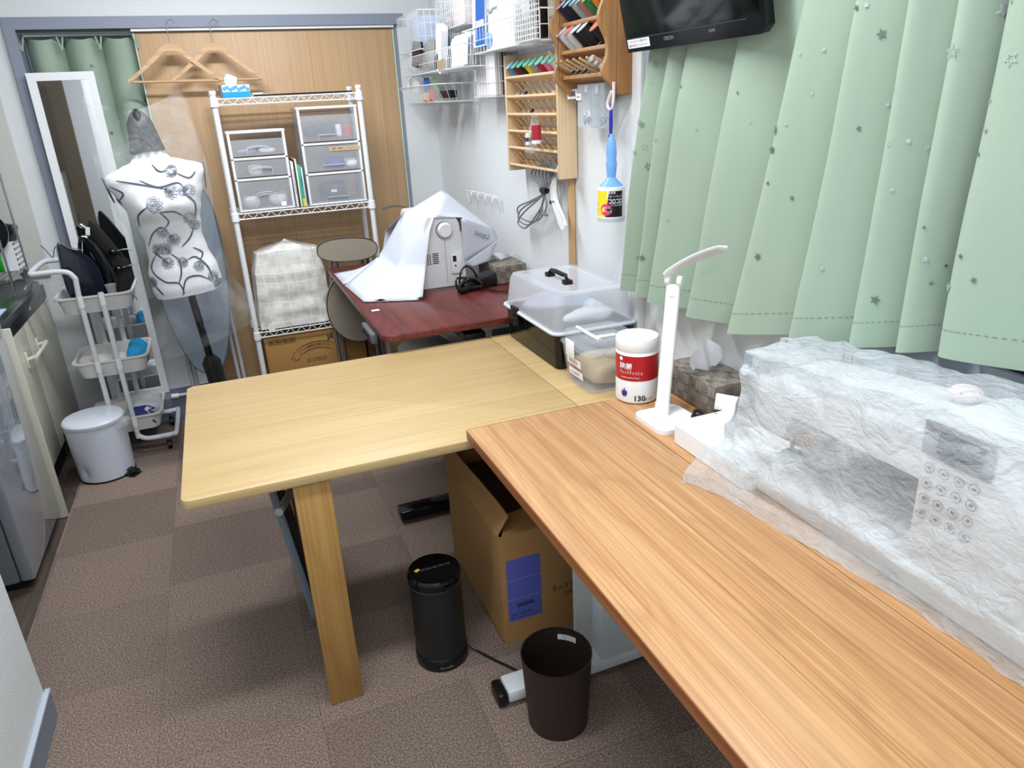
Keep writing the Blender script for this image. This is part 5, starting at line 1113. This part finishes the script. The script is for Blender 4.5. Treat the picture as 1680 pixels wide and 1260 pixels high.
lettering([('130', .008, .752, .021, None, 'CENTER', .0006), ('枚入り', .034, .749, .009)], Matrix(), bd, M['ink'], bend=cw, lift=.0009)
q = B(); q.add([cw(V((-.032 + x_, .768 + z_, .0008))) for x_, z_ in ((-.006, -.012), (.004, -.012), (.008, -.002), (.006, .006), (.003, .002), (.0, .014), (-.002, .003), (-.005, .010), (-.006, .0), (-.010, .004), (-.010, -.004))], [tuple(range(11))]); q.obj('hand_print', simple((34, 50, 150)), bd, smooth=False)
# desk lamp
T = thing('desk_lamp', 'slim white folding desk lamp on the near desk', 'lamp', (.93, 1.40, .735))
mx = frame((.925, 1.395, .735), V((.81, -.55, 0)), V((.55, .81, 0)))
q = B(); q.prism([(p[0], p[1]) for p in rr(.125, .135, .022, 5)], .011, Matrix(((EX.x, 0, 0, .938), (0, 1, 0, 1.395), (0, 0, 1, .735), (0, 0, 0, 1))), .0); bs_ = q.obj('base', M['white'], T)
q = B(); q.tube([(.905 + .005 * math.cos(a), 1.362 + .005 * math.sin(a), .7463) for a in [i * math.pi / 8 for i in range(15)]], .0006, 4); q.obj('power_mark', simple((170, 160, 120)), bs_)
fx = V((.935, 1.42, .745)); tp = at(1106, 460, y=1.43); 
ax = (tp - fx).normalized(); sd = V((.62, -.78, 0)); sd = (sd - ax * sd.dot(ax)).normalized(); nn_ = ax.cross(sd)
def arm_mx(o): return Matrix(((sd[0], nn_[0], ax[0], o[0]), (sd[1], nn_[1], ax[1], o[1]), (sd[2], nn_[2], ax[2], o[2]), (0, 0, 0, 1)))
q = B(); q.prism([(p[0], p[1]) for p in rr(.034, .013, .005, 3)], .30, arm_mx(fx + ax * .028)); q.obj('arm', M['white'], T)
for (w1, w2, hh, oo) in ((.036, .02, .03, 0), (.022, .016, .026, .30)): q = B(); q.prism([(p[0], p[1]) for p in rr(w1, w2, .006, 3)], hh, arm_mx(fx + ax * oo)); q.obj('hinge', M['white'], T)
for s_ in (-1, 1): q = B(); q.tube([tp + sd * .02 * s_, tp + sd * .009 * s_], .012, 14); q.obj('pivot', M['white'], T)
h0 = at(1090, 452, y=1.44); h1 = at(1187, 409, y=1.36)
hd = (h1 - h0).normalized(); L = (h1 - h0).length + .01; sd2 = V((.6, .5, -.6)); sd2 = (sd2 - hd * sd2.dot(hd)).normalized(); up2 = hd.cross(sd2)
if up2.z < 0: up2 = -up2
q = B()
def hp(u, v, o=0):
    w_ = .021 * (1 - .25 * (1 - u)) * (min(1, u * 6 + .6)) * (min(1, (1 - u) * 7 + .25)); return h0 + hd * (L * u) + sd2 * (v * w_) + up2 * (.010 * math.sin(math.pi * u) + o)
q.grid(lambda u, v: hp(u, math.cos(v * 2 * math.pi), .0045 * math.sin(v * 2 * math.pi)), 24, 16, cv=True); q.add([hp(1, math.cos(k / 8 * math.pi), .004 * math.sin(k / 8 * math.pi)) for k in range(16)], [tuple(range(16))]); q.add([hp(0, math.cos(k / 8 * math.pi), .004 * math.sin(k / 8 * math.pi)) for k in range(16)], [tuple(range(16))]); hdm = q.obj('lamp_head', M['white'], T, ang=60)
q = B(); q.grid(lambda u, v: hp(.15 + .75 * u, (v - .5) * 1.3, -.0055), 10, 3); q.obj('light_strip', simple((226, 222, 220), .3), hdm)
# black cord and adapter
T = thing('power_cord', 'coiled black cord between the lamp base and the bagged machine', 'cord', (.985, 1.31, .736)); q = B()
for k in range(5): a = k * .5; q.tube([V((.99 + .028 * math.cos(t + a) * (1 - k * .08), 1.315 + .03 * math.sin(t) * (1 - k * .06), .742 + k * .007 + .010 * math.sin(t * 2 + k))) for t in [i * math.pi / 9 for i in range(18)]], .0042, 8, closed=True)
q.obj('cable', M['black'], T); q = B(); q.tube([(1.02, 1.295, .765), (1.05, 1.27, .772)], .012, 12); q.obj('plug', M['blackm'], T)
q = B(); q.box((1.035, 1.30, .800), (.004, .055, .04), .002, (0, .25, .6)); o = single(q, 'adapter', M['white'], 'small white adapter card by the black cord and woven box', 'adapter', base=(1.035, 1.30, .779))
# snack box
x0, x1, y0, y1, z0 = .875, 1.055, 1.70, 1.885, .70
T = thing('snack_box', 'clear plastic box of snacks with white labels beside the wipes canister', 'box', ((x0 + x1) / 2, (y0 + y1) / 2, z0))
def shell(q, x0, x1, y0, y1, z0, z1, t=.0025, ins=.012, r_=.018):
    W_, H_ = x1 - x0, y1 - y0; c = V(((x0 + x1) / 2, (y0 + y1) / 2, 0)); lp = lambda d, z: [c + V((p[0], p[1], z)) for p in rr(W_ - d, H_ - d, r_, 4)]
    ls = [lp(ins * 2, z0), lp(0, z1), lp(t * 2, z1), lp(ins * 2 + t * 2, z0 + t)]; n = len(ls[0])
    return q.add([p for l in ls for p in l], [(i * n + k, i * n + (k + 1) % n, (i + 1) * n + (k + 1) % n, (i + 1) * n + k) for i in range(3) for k in range(n)] + [tuple(range(n - 1, -1, -1)), tuple(3 * n + k for k in range(n))])
SNK = clear('snack_box_plastic', (226, 232, 240), .16, .12)
q = B(); shell(q, x0, x1, y0, y1, z0, .818); q.obj('tub', SNK, T)
q = B(); q.prism([(p[0], p[1]) for p in rr(x1 - x0 + .008, y1 - y0 + .008, .02)], .006, Matrix.Translation(((x0 + x1) / 2, (y0 + y1) / 2, .818))).prism([(p[0], p[1]) for p in rr(x1 - x0 - .012, y1 - y0 - .012, .02)], .030, Matrix.Translation(((x0 + x1) / 2, (y0 + y1) / 2, .8245))); q.obj('lid', SNK, T)
q = B(); q.tube([(.93, 1.855, .853), (.915, 1.85, .862), (.915, 1.74, .862), (.93, 1.735, .853)], .005, 8, smooth=2).tube([(.915, 1.74, .860), (.98, 1.74, .858)], .005, 8); q.obj('handle', M['white'], T)
q = B(); q.box((x0 - .004, 1.81, .815), (.006, .05, .05), .003); q.obj('clasp', M['white'], T)
for (zc, tx, yc) in ((.775, 'みんなの', 1.80), (.742, 'みんなのおやつ', 1.79)):
    q = B(); q.box((x0 + .001 + (.818 - zc) * .05, yc, zc), (.001, .085, .022), 0, (0, -.1, 0)); lb = q.obj('label', M['paper'], T)
    lettering([(tx, 0, 0, .013, .055)], frame((x0 - .0005 + (.818 - zc) * .05, yc, zc), (0, -1, 0), (.0, 0, 1)), lb, M['ink'])
blob('snack_bag', 'beige snack packet inside the clear snack box', 'snack', (.965, 1.775, .752), (.065, .07, .045), simple((196, 174, 134), .6), 16, .4)
blob('snack_bag', 'bag of speckled cookies on top inside the clear snack box', 'snack', (1.0, 1.745, .795), (.045, .032, .02), mat('speckled_cookies', (206, 190, 176), .7, bump=(60, .8)), 14, .4)
blob('snack_bag', 'salmon pink packet at the left inside the clear snack box', 'snack', (.91, 1.855, .738), (.02, .02, .034), simple((214, 120, 108), .6), 10, .3)
T = thing('snack_bag', 'packet with an oval dark red label inside the clear snack box', 'snack', (.98, 1.715, .72))
mx = frame((.992, 1.706, .76), (.98, -.1, 0), (.15, .0, 1)); q = B(); q.prism([(.017 * math.cos(a), .030 * math.sin(a)) for a in [i * math.pi / 14 for i in range(28)]], .003, mx @ Matrix.Translation((0, 0, -.002))); ol = q.obj('oval_label', simple((118, 26, 44)), T)
lettering([('お', 0, .017, .012), ('ー', 0, .006, .01), ('に', 0, -.005, .012), ('パ', 0, -.017, .012)], mx @ Matrix.Translation((0, 0, .0014)), ol, M['inkw'])
# toolbox
x0, x1, y0, y1, z0 = .885, 1.165, 1.935, 2.365, .70
T = thing('toolbox', 'large toolbox with a black base and milky see-through lid on the yellow table', 'toolbox', ((x0 + x1) / 2, (y0 + y1) / 2, z0))
q = B(); shell(q, x0, x1, y0, y1, z0, .815, .003, .006, .02); q.obj('base', M['blackg'], T)
MK = clear('milky_lid_plastic', (236, 240, 250), .42, .2)
q = B(); c = V(((x0 + x1) / 2, (y0 + y1) / 2, 0)); lp = lambda d, z, r_=.03: [c + V((p[0], p[1], z)) for p in rr(x1 - x0 - d, y1 - y0 - d, r_, 4)]
ls = [lp(-.012, .812), lp(-.012, .826), lp(.0, .827), lp(.02, .915), lp(.034, .932), lp(.09, .936), lp(.096, .931), lp(.15, .931)]; n = len(ls[0])
q.add([p for l in ls for p in l], [(i * n + k, i * n + (k + 1) % n, (i + 1) * n + (k + 1) % n, (i + 1) * n + k) for i in range(len(ls) - 1) for k in range(n)] + [tuple((len(ls) - 1) * n + k for k in range(n))]); q.obj('lid', MK, T)
q = B(); q.tube([lp(-.014, .819)[k] for k in range(n)], .006, 8, closed=True); q.obj('rim', simple((206, 212, 226), .3), T)
q = B(); q.tube([(1.0, 2.22, .937), (1.0, 2.21, .955), (1.0, 2.10, .955), (1.0, 2.09, .937)], .006, 8, smooth=2).box((1.0, 2.155, .956), (.022, .10, .008), .003).bb(.985, 1.015, 2.075, 2.10, .93, .945, .003).bb(.985, 1.015, 2.21, 2.235, .93, .945, .003); q.obj('handle', M['black'], T)
for y in (2.25,):
    q = B(); q.box((x0 - .010, y, .805), (.012, .055, .062), .004).box((x0 - .016, y, .785), (.010, .04, .03), .004); q.obj('latch', M['black'], T)
q = B(); q.tube([(1.05, 2.05 - .01 * k, .85) for k in range(2)], .03, 18)
T2 = thing('thread_roll', 'blue and white striped roll inside the see-through toolbox lid', 'roll', (1.06, 2.03, .83))
for k in range(7): q = B(); q.lathe([(.012, 0), (.026, .0), (.026, .0065), (.012, .0065)], n=20, mx=frame((0, 0, 0), (0, 0, 1), (1, 0, 0)).to_3x3()); q.xform(lambda p, k=k: p + V((1.06, 2.0 + k * .0068, .858))); q.obj('band', simple((120, 190, 230)) if k % 2 else M['paper'], T2)
blob('craft_packets', 'white packets inside the see-through toolbox', 'packets', (1.03, 2.0, .845), (.08, .035, .02), simple((226, 228, 236)), 14, .5)
blob('craft_packets', 'tray of small grey parts deep in the toolbox', 'packets', (1.02, 2.22, .84), (.10, .10, .02), simple((150, 158, 180)), 14, .4)
# ---- covered machine on the mahogany desk
T = thing('sewing_machine', 'white sewing machine under a loose white dust cover on the mahogany desk', 'sewing machine', (.83, 3.1, .76))
MW = mat('machine_white', (226, 228, 230), .35)
q = B(); f0, f1 = 2.93, 3.32
q.prism([(-.098, 0), (.098, 0), (.095, .012), (.085, .16), (.078, .26), (.062, .295), (-.055, .297), (-.07, .27), (-.082, .16)], .13, frame((.838, 2.95, .762), (1, 0, 0), (0, 0, 1)) @ Matrix.Translation((0, 0, -.13)), .0)
q.bb(.77, .90, 3.05, 3.40, .96, 1.05, .02).bb(.775, .895, 3.30, 3.40, .86, 1.0, .02).bb(.75, .925, 3.0, 3.42, .762, .81, .01); bd = q.obj('body', MW, T)
mxf = frame((.838, 2.949, .762), (1, 0, 0), (0, 0, 1))
q = B(); q.lathe([(.030, 0), (.033, .003), (.033, .012), (.026, .022), (.001, .022)], n=32, mx=frame((0, 0, 0), (1, 0, 0), (0, 0, 1)).to_3x3()); q.xform(lambda p: p + V((.848, 2.946, 1.003))); wh = q.obj('handwheel', M['white'], T)
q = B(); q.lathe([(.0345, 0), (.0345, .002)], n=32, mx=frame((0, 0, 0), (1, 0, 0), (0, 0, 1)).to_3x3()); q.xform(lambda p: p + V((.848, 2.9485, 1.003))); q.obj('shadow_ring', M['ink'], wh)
q = B()
for i in range(6):
    q.box((.802, 2.948, .868 + i * .008), (.026, .002, .003)); q.box((.778, 2.948, .866 + i * .008), (.006, .002, .003)); q.box((.768, 2.948, .866 + i * .008), (.005, .002, .003))
q.obj('vent_slots', M['ink'], bd)
q = B(); q.bb(.866, .915, 2.938, 2.95, .815, .905, .004); sw = q.obj('switch_plate', M['white'], bd)
q = B(); q.bb(.874, .889, 2.9355, 2.938, .868, .892).ball((.884, 2.937, .85), (.004, .003, .004), 10); 
q.obj('socket', M['ink'], bd); q = B(); q.bb(.847, .8483, 2.9485, 2.95, .78, .965); q.obj('seam', simple((130, 134, 140)), bd)
# the cover: stiff folded sheet
q = B()
K = dict(A=V((.876, 3.02, 1.157)), S1=at(660, 352, y=3.15), S2=at(622, 420, y=3.25), S3=at(600, 440, z=.80), T0=V((.446, 3.50, .763)), T1=V((.450, 3.22, .763)), T2=V((.471, 2.878, .7635)), T3=V((.655, 2.80, .7635)), T4=at(693, 492, z=.764),
         F1=at(698, 440, y=2.90), F2=at(705, 378, y=2.915), E1=at(712, 357, y=2.935), E2=at(756, 356, y=2.94), R1=at(812, 378, y=2.98), R2=at(817, 393, y=2.97), R3=at(803, 428, y=2.96), R4=at(777, 437, y=2.95), R5=at(760, 433, y=2.955), G=at(655, 440, y=3.02))
def patch4(a, b2, c, d_, n=10, bulge=0, seed=0):
    def f(u, v):
        p = a.lerp(b2, u).lerp(d_.lerp(c, u), v); nn = (b2 - a).cross(d_ - a).normalized(); return p + nn * (bulge * math.sin(math.pi * u) * math.sin(math.pi * v) + .004 * nz((u * 3, v * 3, seed)) * math.sin(math.pi * u) * math.sin(math.pi * v))
    q.grid(f, n, n)
patch4(K['A'], K['E1'], K['G'], K['S1'], 8, .0, 1); patch4(K['E1'], K['F2'], K['F1'], K['G'], 8, 0, 2); patch4(K['S1'], K['G'], K['G'], K['S2'], 8, 0, 3)
patch4(K['S2'], K['G'], K['T2'], K['T1'], 8, 0, 4); patch4(K['G'], K['F1'], K['T4'], K['T2'], 8, .0, 5); patch4(K['S2'], K['T1'], K['T0'], K['S3'], 6, 0, 6); patch4(K['T2'], K['T4'], K['T4'], K['T3'], 4, 0, 7)
patch4(K['A'], K['R1'], K['E2'], K['E1'], 8, 0, 8); patch4(K['E2'], K['R1'], K['R2'], K['R5'], 8, .0, 9); patch4(K['R5'], K['R2'], K['R3'], K['R4'], 6, 0, 10)
# back side of the sheet
patch4(K['A'], K['S1'], V((.70, 3.42, .95)), V((.95, 3.42, 1.02)), 6); patch4(V((.95, 3.42, 1.02)), V((.70, 3.42, .95)), V((.66, 3.46, .765)), V((1.0, 3.46, .765)), 6); patch4(K['A'], V((.95, 3.42, 1.02)), V((1.06, 3.3, .90)), K['R1'], 6)
q.weld(2e-3); CO = solid(q.obj('dust_cover', mat('stiff_white_cover', (206, 211, 224), .7), T, ang=110), .0015)
ct = (K['E2'] * .42 + K['R1'] * .33 + K['R2'] * .25) * .5 + (K['R5'] * .3 + K['R2'] * .7) * .5
uxx = (K['R1'] - K['E2']).normalized(); mxt = frame(at(791, 385, y=2.945), -uxx, (0, 0, 1)); 
lettering([('Layout', 0, 0, .034, .075)], mxt, CO, simple((90, 94, 104)))
# foot pedal with cord
T = thing('foot_pedal', 'black sewing foot pedal with its cord wound round, beside the covered machine', 'foot pedal', (.93, 2.86, .76))
q = B(); q.prism([(-.06, 0), (.06, 0), (.06, .055), (-.06, .03)], .09, frame((.965, 2.93, .762), (1, .1, 0), (0, 0, 1)), .006); q.obj('pedal', M['black'], T)
q = B()
for k in range(6):
    q.tube([V((.885 + .035 * math.cos(t) + k * .006, 2.84 + .02 * math.sin(t + k) - k * .004, .79 + (.028 - k * .002) * math.sin(t) + .006 * math.sin(3 * t + k))) for t in [i * math.pi / 9 for i in range(18)]], .0045, 8, closed=True)
q.tube([(.86, 2.82, .80), (.87, 2.82, .85), (.90, 2.83, .865), (.93, 2.84, .84), (.95, 2.85, .80)], .004, 8, smooth=5)
q.box((.865, 2.80, .775), (.04, .025, .022), .005, (0, 0, .3)).box((.905, 2.835, .775), (.07, .05, .022), .006)
q.tube([(.95, 2.84, .767), (1.0, 2.74, .766), (1.1, 2.68, .766), (1.17, 2.66, .766)], .003, 6, smooth=5); q.obj('cord', M['black'], T)
# small arched lamp behind
T = thing('clip_lamp', 'small dark arched lamp head peeking out behind the dust cover', 'lamp', (.60, 3.52, .761))
a, c = at(628, 344, y=3.52), at(668, 340, y=3.52)
q = B(); q.grid(lambda u, v: a.lerp(c, u) + V((0, (v - .5) * .03, .018 * math.sin(math.pi * (.15 + .8 * u)) - .006)), 12, 3); solid(q.obj('lamp_head', simple((70, 74, 80), .3), T), .004)
q = B(); q.tube([c, c + V((.02, .0, -.1)), V((c.x + .02, 3.55, .77))], .005, 8, smooth=4).lathe([(.05, .762), (.05, .775)], (c.x + .02, 3.55, 0), 20); q.obj('stand', M['black'], T)
# ---- bagged sewing machine on the near desk
T = thing('sewing_machine', 'computerised white sewing machine inside a milky plastic bag on the near desk', 'sewing machine', (.98, .85, .735))
q = B(); q.bb(.905, 1.10, .46, 1.06, .7365, .79, .012); bd = q.obj('base', MW, T)
q = B(); q.prism([(p[0], p[1]) for p in rr(.165, .27, .02, 4)], .045, Matrix.Translation((.965, 1.165, .7375)), .0); q.obj('extension_table', M['white'], T)
q = B(); q.bb(.907, 1.09, .47, .69, .785, 1.04, .02); col = q.obj('column', MW, T)
q = B(); q.prism([(.60, .93), (.96, .925), (.98, .87), (1.06, .87), (1.07, .97), (1.04, .985), (.60, 1.035)], .16, frame((.917, 0, 0), (0, 1, 0), (0, 0, 1))); q.obj('arm', MW, T)
q = B(); q.tube([(.98, 1.02, .87), (.98, 1.02, .82)], .005, 8).bb(.965, .995, 1.005, 1.035, .803, .812, .002); q.obj('needle_bar', M['chrome'], T)
mxp = frame((.9055, .628, .92), (0, -1, 0), (.0, 0, 1))
q = B(); q.add([mxp @ V(p) for p in ((-.055, .06, .0005), (.055, .06, .0005), (.055, .115, .0005), (-.055, .115, .0005))], [(0, 1, 2, 3)]); bz = q.obj('display_bezel', simple((138, 142, 150)), col)
q = B(); q.add([mxp @ V(p) for p in ((-.03, .070, .0015), (.04, .070, .0015), (.04, .106, .0015), (-.03, .106, .0015))], [(0, 1, 2, 3)]); q.obj('display', simple((34, 44, 54), .2), col)
q = B()
for i in range(4):
    for j in range(4):
        x, z = -.037 + i * .024, .042 - j * .026; q.tube([mxp @ V((x + .008 * math.cos(a), z + .008 * math.sin(a), .0012)) for a in [k * math.pi / 6 for k in range(12)]], .0005, 4, closed=True)
        q.add([mxp @ V((x - .003, z - .002, .0015)), mxp @ V((x + .003, z - .002, .0015)), mxp @ V((x + .003, z + .001 + .001 * j, .0015)), mxp @ V((x - .003, z + .001 + .001 * j, .0015))], [(0, 1, 2, 3)])
q.obj('button_print', simple((70, 76, 84)), col)
BAG = film('milky_bag', .50, (222, 230, 236), .2, 26, 1.0, .26, .016)
def bagf(u, v):
    y = 1.285 - u * 1.05
    # front hem, front shoulder, top, back
    xf = .80 + .10 * min(1, u * 1.7) ** .8; fl = 1 - math.exp(-u * 26); top = 1.0 + .06 * min(1, max(0, (1.285 - y) / .62))
    pr = [(xf - .02, .738), (xf + .01, .755), (.872, .80), (.885, .86), (.893, top - .045), (.925, top), (1.01, top + .008), (1.08, top), (1.105, top - .06), (1.115, .85), (1.12, .738)]
    k = v * (len(pr) - 1); i = min(int(k), len(pr) - 2); t = k - i; a, c = pr[i], pr[i + 1]; x = a[0] + (c[0] - a[0]) * t; z = a[1] + (c[1] - a[1]) * t
    cx, cz = 1.06, .80
    tt = max(0, 1 - u / .19); y -= tt * (max(0, 1.07 - x) * .58 + max(0, z - .76) * .60)
    if tt > 0 and z > .79: k2 = min(1, (z - .79) / .1); x = x + (1.05 - x) * tt ** 1.3 * .92 * k2
    if u < .012: z = .738 + (z - .738) * (.5 + u / .024)
    n1 = nz((y * 9, x * 9, z * 9)) * .012 + nz((y * 26 + 3, x * 26, z * 26)) * .007 + abs(nz((y * 14, x * 30, z * 14))) * .006
    w = min(1, max(0, (z - .737) * 30)); 
    x += n1 * (-.9 if v < .5 else .5) * (w * .8 + .2) ; z += n1 * .8 * w; y2 = y + .02 * nz((x * 12, z * 12, 5)) 
    if v < .06: x += .012 * nz((y * 20, 1, 1)); z = .7365 + abs(nz((y * 40, 2, 2))) * .004
    if v < .5 and z > .77: x = min(x, .900)
    if z > .95 and x > .9: z = max(z, top - .012 if x < .92 or x > 1.07 else top - .004)
    return V((min(x, 1.082 if z > .88 else 1.12), y2, max(z, .7362)))
q = B(); q.grid(bagf, 210, 130)
o = single(q, 'plastic_bag', BAG, 'crumpled milky plastic bag over the sewing machine on the near desk', 'bag', base=(.98, .76, .7362), ang=180)
q = B(); p_ = at(1352, 622, x=.99); q.ball(p_, (.012, .012, .003), 10)
T = thing('pin_cushion', 'pink and white dotted pin cushion under the milky bag', 'pin cushion', (1.03, .72, 1.024))
q = B(); q.ball((1.03, .72, 1.036), (.026, .026, .013), 18); cu_ = q.obj('cushion', simple((238, 214, 216)), T)
q = B(); [q.ball((1.03 + .021 * math.cos(a) * (.4 + .6 * (i % 2)), .72 + .021 * math.sin(a) * (.4 + .6 * (i % 2)), 1.046 - .004 * (i % 2)), .0022, 6) for i, a in enumerate([k * .7 for k in range(9)])]; q.obj('dots', M['red'], cu_)
# ---- floor things
hx, hy = .37, 1.665
T = thing('tower_heater', 'black cylindrical tower heater on the carpet beside the cardboard box', 'heater', (hx, hy, 0))
q = B(); q.lathe([(.073, 0), (.0755, .006), (.0755, .035), (.072, .04)], (hx, hy, 0), 48); bs_ = q.obj('base', M['black'], T)
q = B(); q.lathe([(.072, .04), (.072, .268)], (hx, hy, 0), 96, disp=lambda th, z: 1 + .006 * math.sin(th * 90)); q.obj('grille', mat('heater_grille', (26, 28, 28), .45), T)
q = B(); q.lathe([(.0725, .266), (.0755, .270), (.0755, .293), (.070, .300), (.060, .2985), (.001, .2985)], (hx, hy, 0), 48); tp_ = q.obj('top_cap', M['blackg'], T)
q = B(); q.tube([(hx + .0738 * math.cos(a), hy + .0738 * math.sin(a), .268) for a in [i * math.pi / 24 for i in range(48)]], .0012, 5, closed=True); q.obj('trim_ring', simple((90, 92, 94), .25), T)
q = B(); q.box((hx - .045, hy + .01, .2995), (.014, .010, .001), 0, (0, 0, .5)); q.obj('sticker', simple((236, 186, 60)), tp_)
lettering([('電源 風量 温度 首振 切替', .005, .005, .011, .085)], Matrix.Translation((hx, hy, .2989)), tp_, simple((90, 92, 94)))
ch = cyl(hx, hy, .0757, math.pi / 2 + .25)
lettering([('Dreoslife', 0, .016, .010)], Matrix(), bs_, simple((150, 152, 152)), bend=lambda v: V((hx + math.cos(-math.pi / 2 - .10 + v.x / .0757) * (.0757 + v.z), hy + math.sin(-math.pi / 2 - .10 + v.x / .0757) * (.0757 + v.z), v.y)))
q = B(); q.tube([(hx + .075, hy - .01, .02), (.47, 1.62, .006), (.52, 1.54, .005), (.57, 1.48, .005), (.68, 1.46, .005)], .0035, 8, smooth=6); single(q, 'heater_cord', M['black'], 'black cord of the tower heater crossing the carpet', 'cord')
wx, wy = .578, 1.315
T = thing('wastebasket', 'dark brown ribbed round wastebasket under the near desk', 'wastebasket', (wx, wy, 0))
q = B(); H_ = .212; q.grid(lambda u, v: (lambda th, r_: V((wx + math.cos(th) * r_, wy + math.sin(th) * r_, H_ * v)))(u * 2 * math.pi, (.0765 + .0115 * v) * (1 + (.004 * math.sin(u * 2 * math.pi * 70) if v < .95 else 0))), 280, 8, cu=True)
q.grid(lambda u, v: (lambda th, r_: V((wx + math.cos(th) * r_, wy + math.sin(th) * r_, H_ - (H_ - .004) * v)))(u * 2 * math.pi, .0865 - .012 * v), 64, 4, cu=True)
q.lathe([(.0765, 0), (.001, 0)], (wx, wy, 0), 64, cap=False).lathe([(.0745, .004), (.001, .004)], (wx, wy, 0), 64, cap=False); q.obj('bucket', mat('dark_brown_plastic', (50, 38, 34), .45), T, ang=70)
q = B(); q.lathe([(.086, H_ - .003), (.0895, H_ - .002), (.0895, H_ + .003), (.086, H_ + .003)], (wx, wy, 0), 64, cap=False); q.obj('rim', mat('brown_rim', (44, 36, 34), .3), T)
q = B(); fl = lambda v: V((wx + math.cos(.8 - v.x / .081) * .0843, wy + math.sin(.8 - v.x / .081) * .0843, v.y))
q.grid(lambda u, v: fl(V((-.024 + .048 * u, .180 + .017 * v, 0))), 10, 2); lb = q.obj('label', M['paper'], T)
lettering([('燃えるゴミは入れないで', .004, .193, .0055, .036), ('お願いします', .004, .186, .0055, .03)], Matrix(), lb, M['ink'], bend=lambda v: V((wx + math.cos(.8 - v.x / .081) * .0837, wy + math.sin(.8 - v.x / .081) * .0837, v.y)))
# carton
CD = mat('kraft_carton', (176, 134, 84), .8, bump=(80, .15))
T = thing('moving_carton', 'tall open cardboard carton with a blue delivery label under the near desk', 'box', (.78, 1.88, 0))
x0, x1, y0, y1, h_ = .55, 1.02, 1.622, 2.12, .37
q = B(); t = .004; q.bb(x0, x1, y0, y0 + t, .0, h_).bb(x0, x1, y1 - t, y1, 0, h_).bb(x0, x0 + t, y0 + t, y1 - t, 0, h_).bb(x1 - t, x1, y0 + t, y1 - t, 0, h_).bb(x0, x1, y0, y1, 0, t); ca = q.obj('body', CD, T, smooth=False)
q = B(); q.add([(x0, y0 + .01, h_), (x0, y1 - .0, h_), (x0 - .005, y1 + .02, h_ + .10), (x0 + .035, y0 + .10, h_ + .06), (x0 + .04, y0 + .02, h_ + .05)], [(0, 4, 3, 2, 1)]); solid(q.obj('flap', CD, T, smooth=False), .004)
q = B(); q.add([(x0 + .01, y0 + .002, h_), (x1 - .01, y0 + .002, h_), (x1 - .02, y0 + .17, h_ - .01), (x0 + .06, y0 + .10, h_ + .004)], [(0, 1, 2, 3)]); solid(q.obj('flap', CD, T, smooth=False), .004)
q = B(); q.add([(x0, y1, h_), (x1, y1, h_), (x1, y1 + .06, h_ + .12), (x0 + .03, y1 + .06, h_ + .12)], [(0, 1, 2, 3)]); solid(q.obj('flap', CD, T, smooth=False), .004)
q = B(); q.add([(x0 + .02, y0 + .02, h_ - .01), (x1 - .02, y0 + .02, h_ - .01), (x1 - .02, y1 - .02, h_ - .01), (x0 + .02, y1 - .02, h_ - .01)], [(0, 1, 2, 3)]); q.obj('dark_sheet', simple((70, 52, 34)), T)  # plain dark brown sheet just below the carton's rim
mx = frame((.622, y0 - .0005, .183), (1, 0, 0), (0, 0, 1))
q = B(); q.add([mx @ V(p) for p in ((-.055, -.107, 0), (.05, -.107, 0), (.05, .105, 0), (-.055, .105, 0))], [(0, 1, 2, 3)]); lb = q.obj('delivery_label', simple((92, 104, 190), .5), ca)
q = B(); [q.add([mx @ V(p) for p in ((-.055, z, .0005), (.05, z, .0005), (.05, z + .0025, .0005), (-.055, z + .0025, .0005))], [(0, 1, 2, 3)]) for z in (.035, -.032)]; q.obj('label_line', simple((140, 146, 204)), lb)
lettering([('SAGAWA', .0, -.055, .018, .055, 'CENTER', .0006), ('LINE で受け取り', -.012, -.085, .010, .07), ('荷物のお届け予定をお知らせ', -.006, -.097, .006, .085)], mx, lb, simple((24, 26, 60)))
lettering([('名入タオル', .13, -.035, .025, .09), ('100本', .15, -.06, .022)], mx, ca, M['ink'])
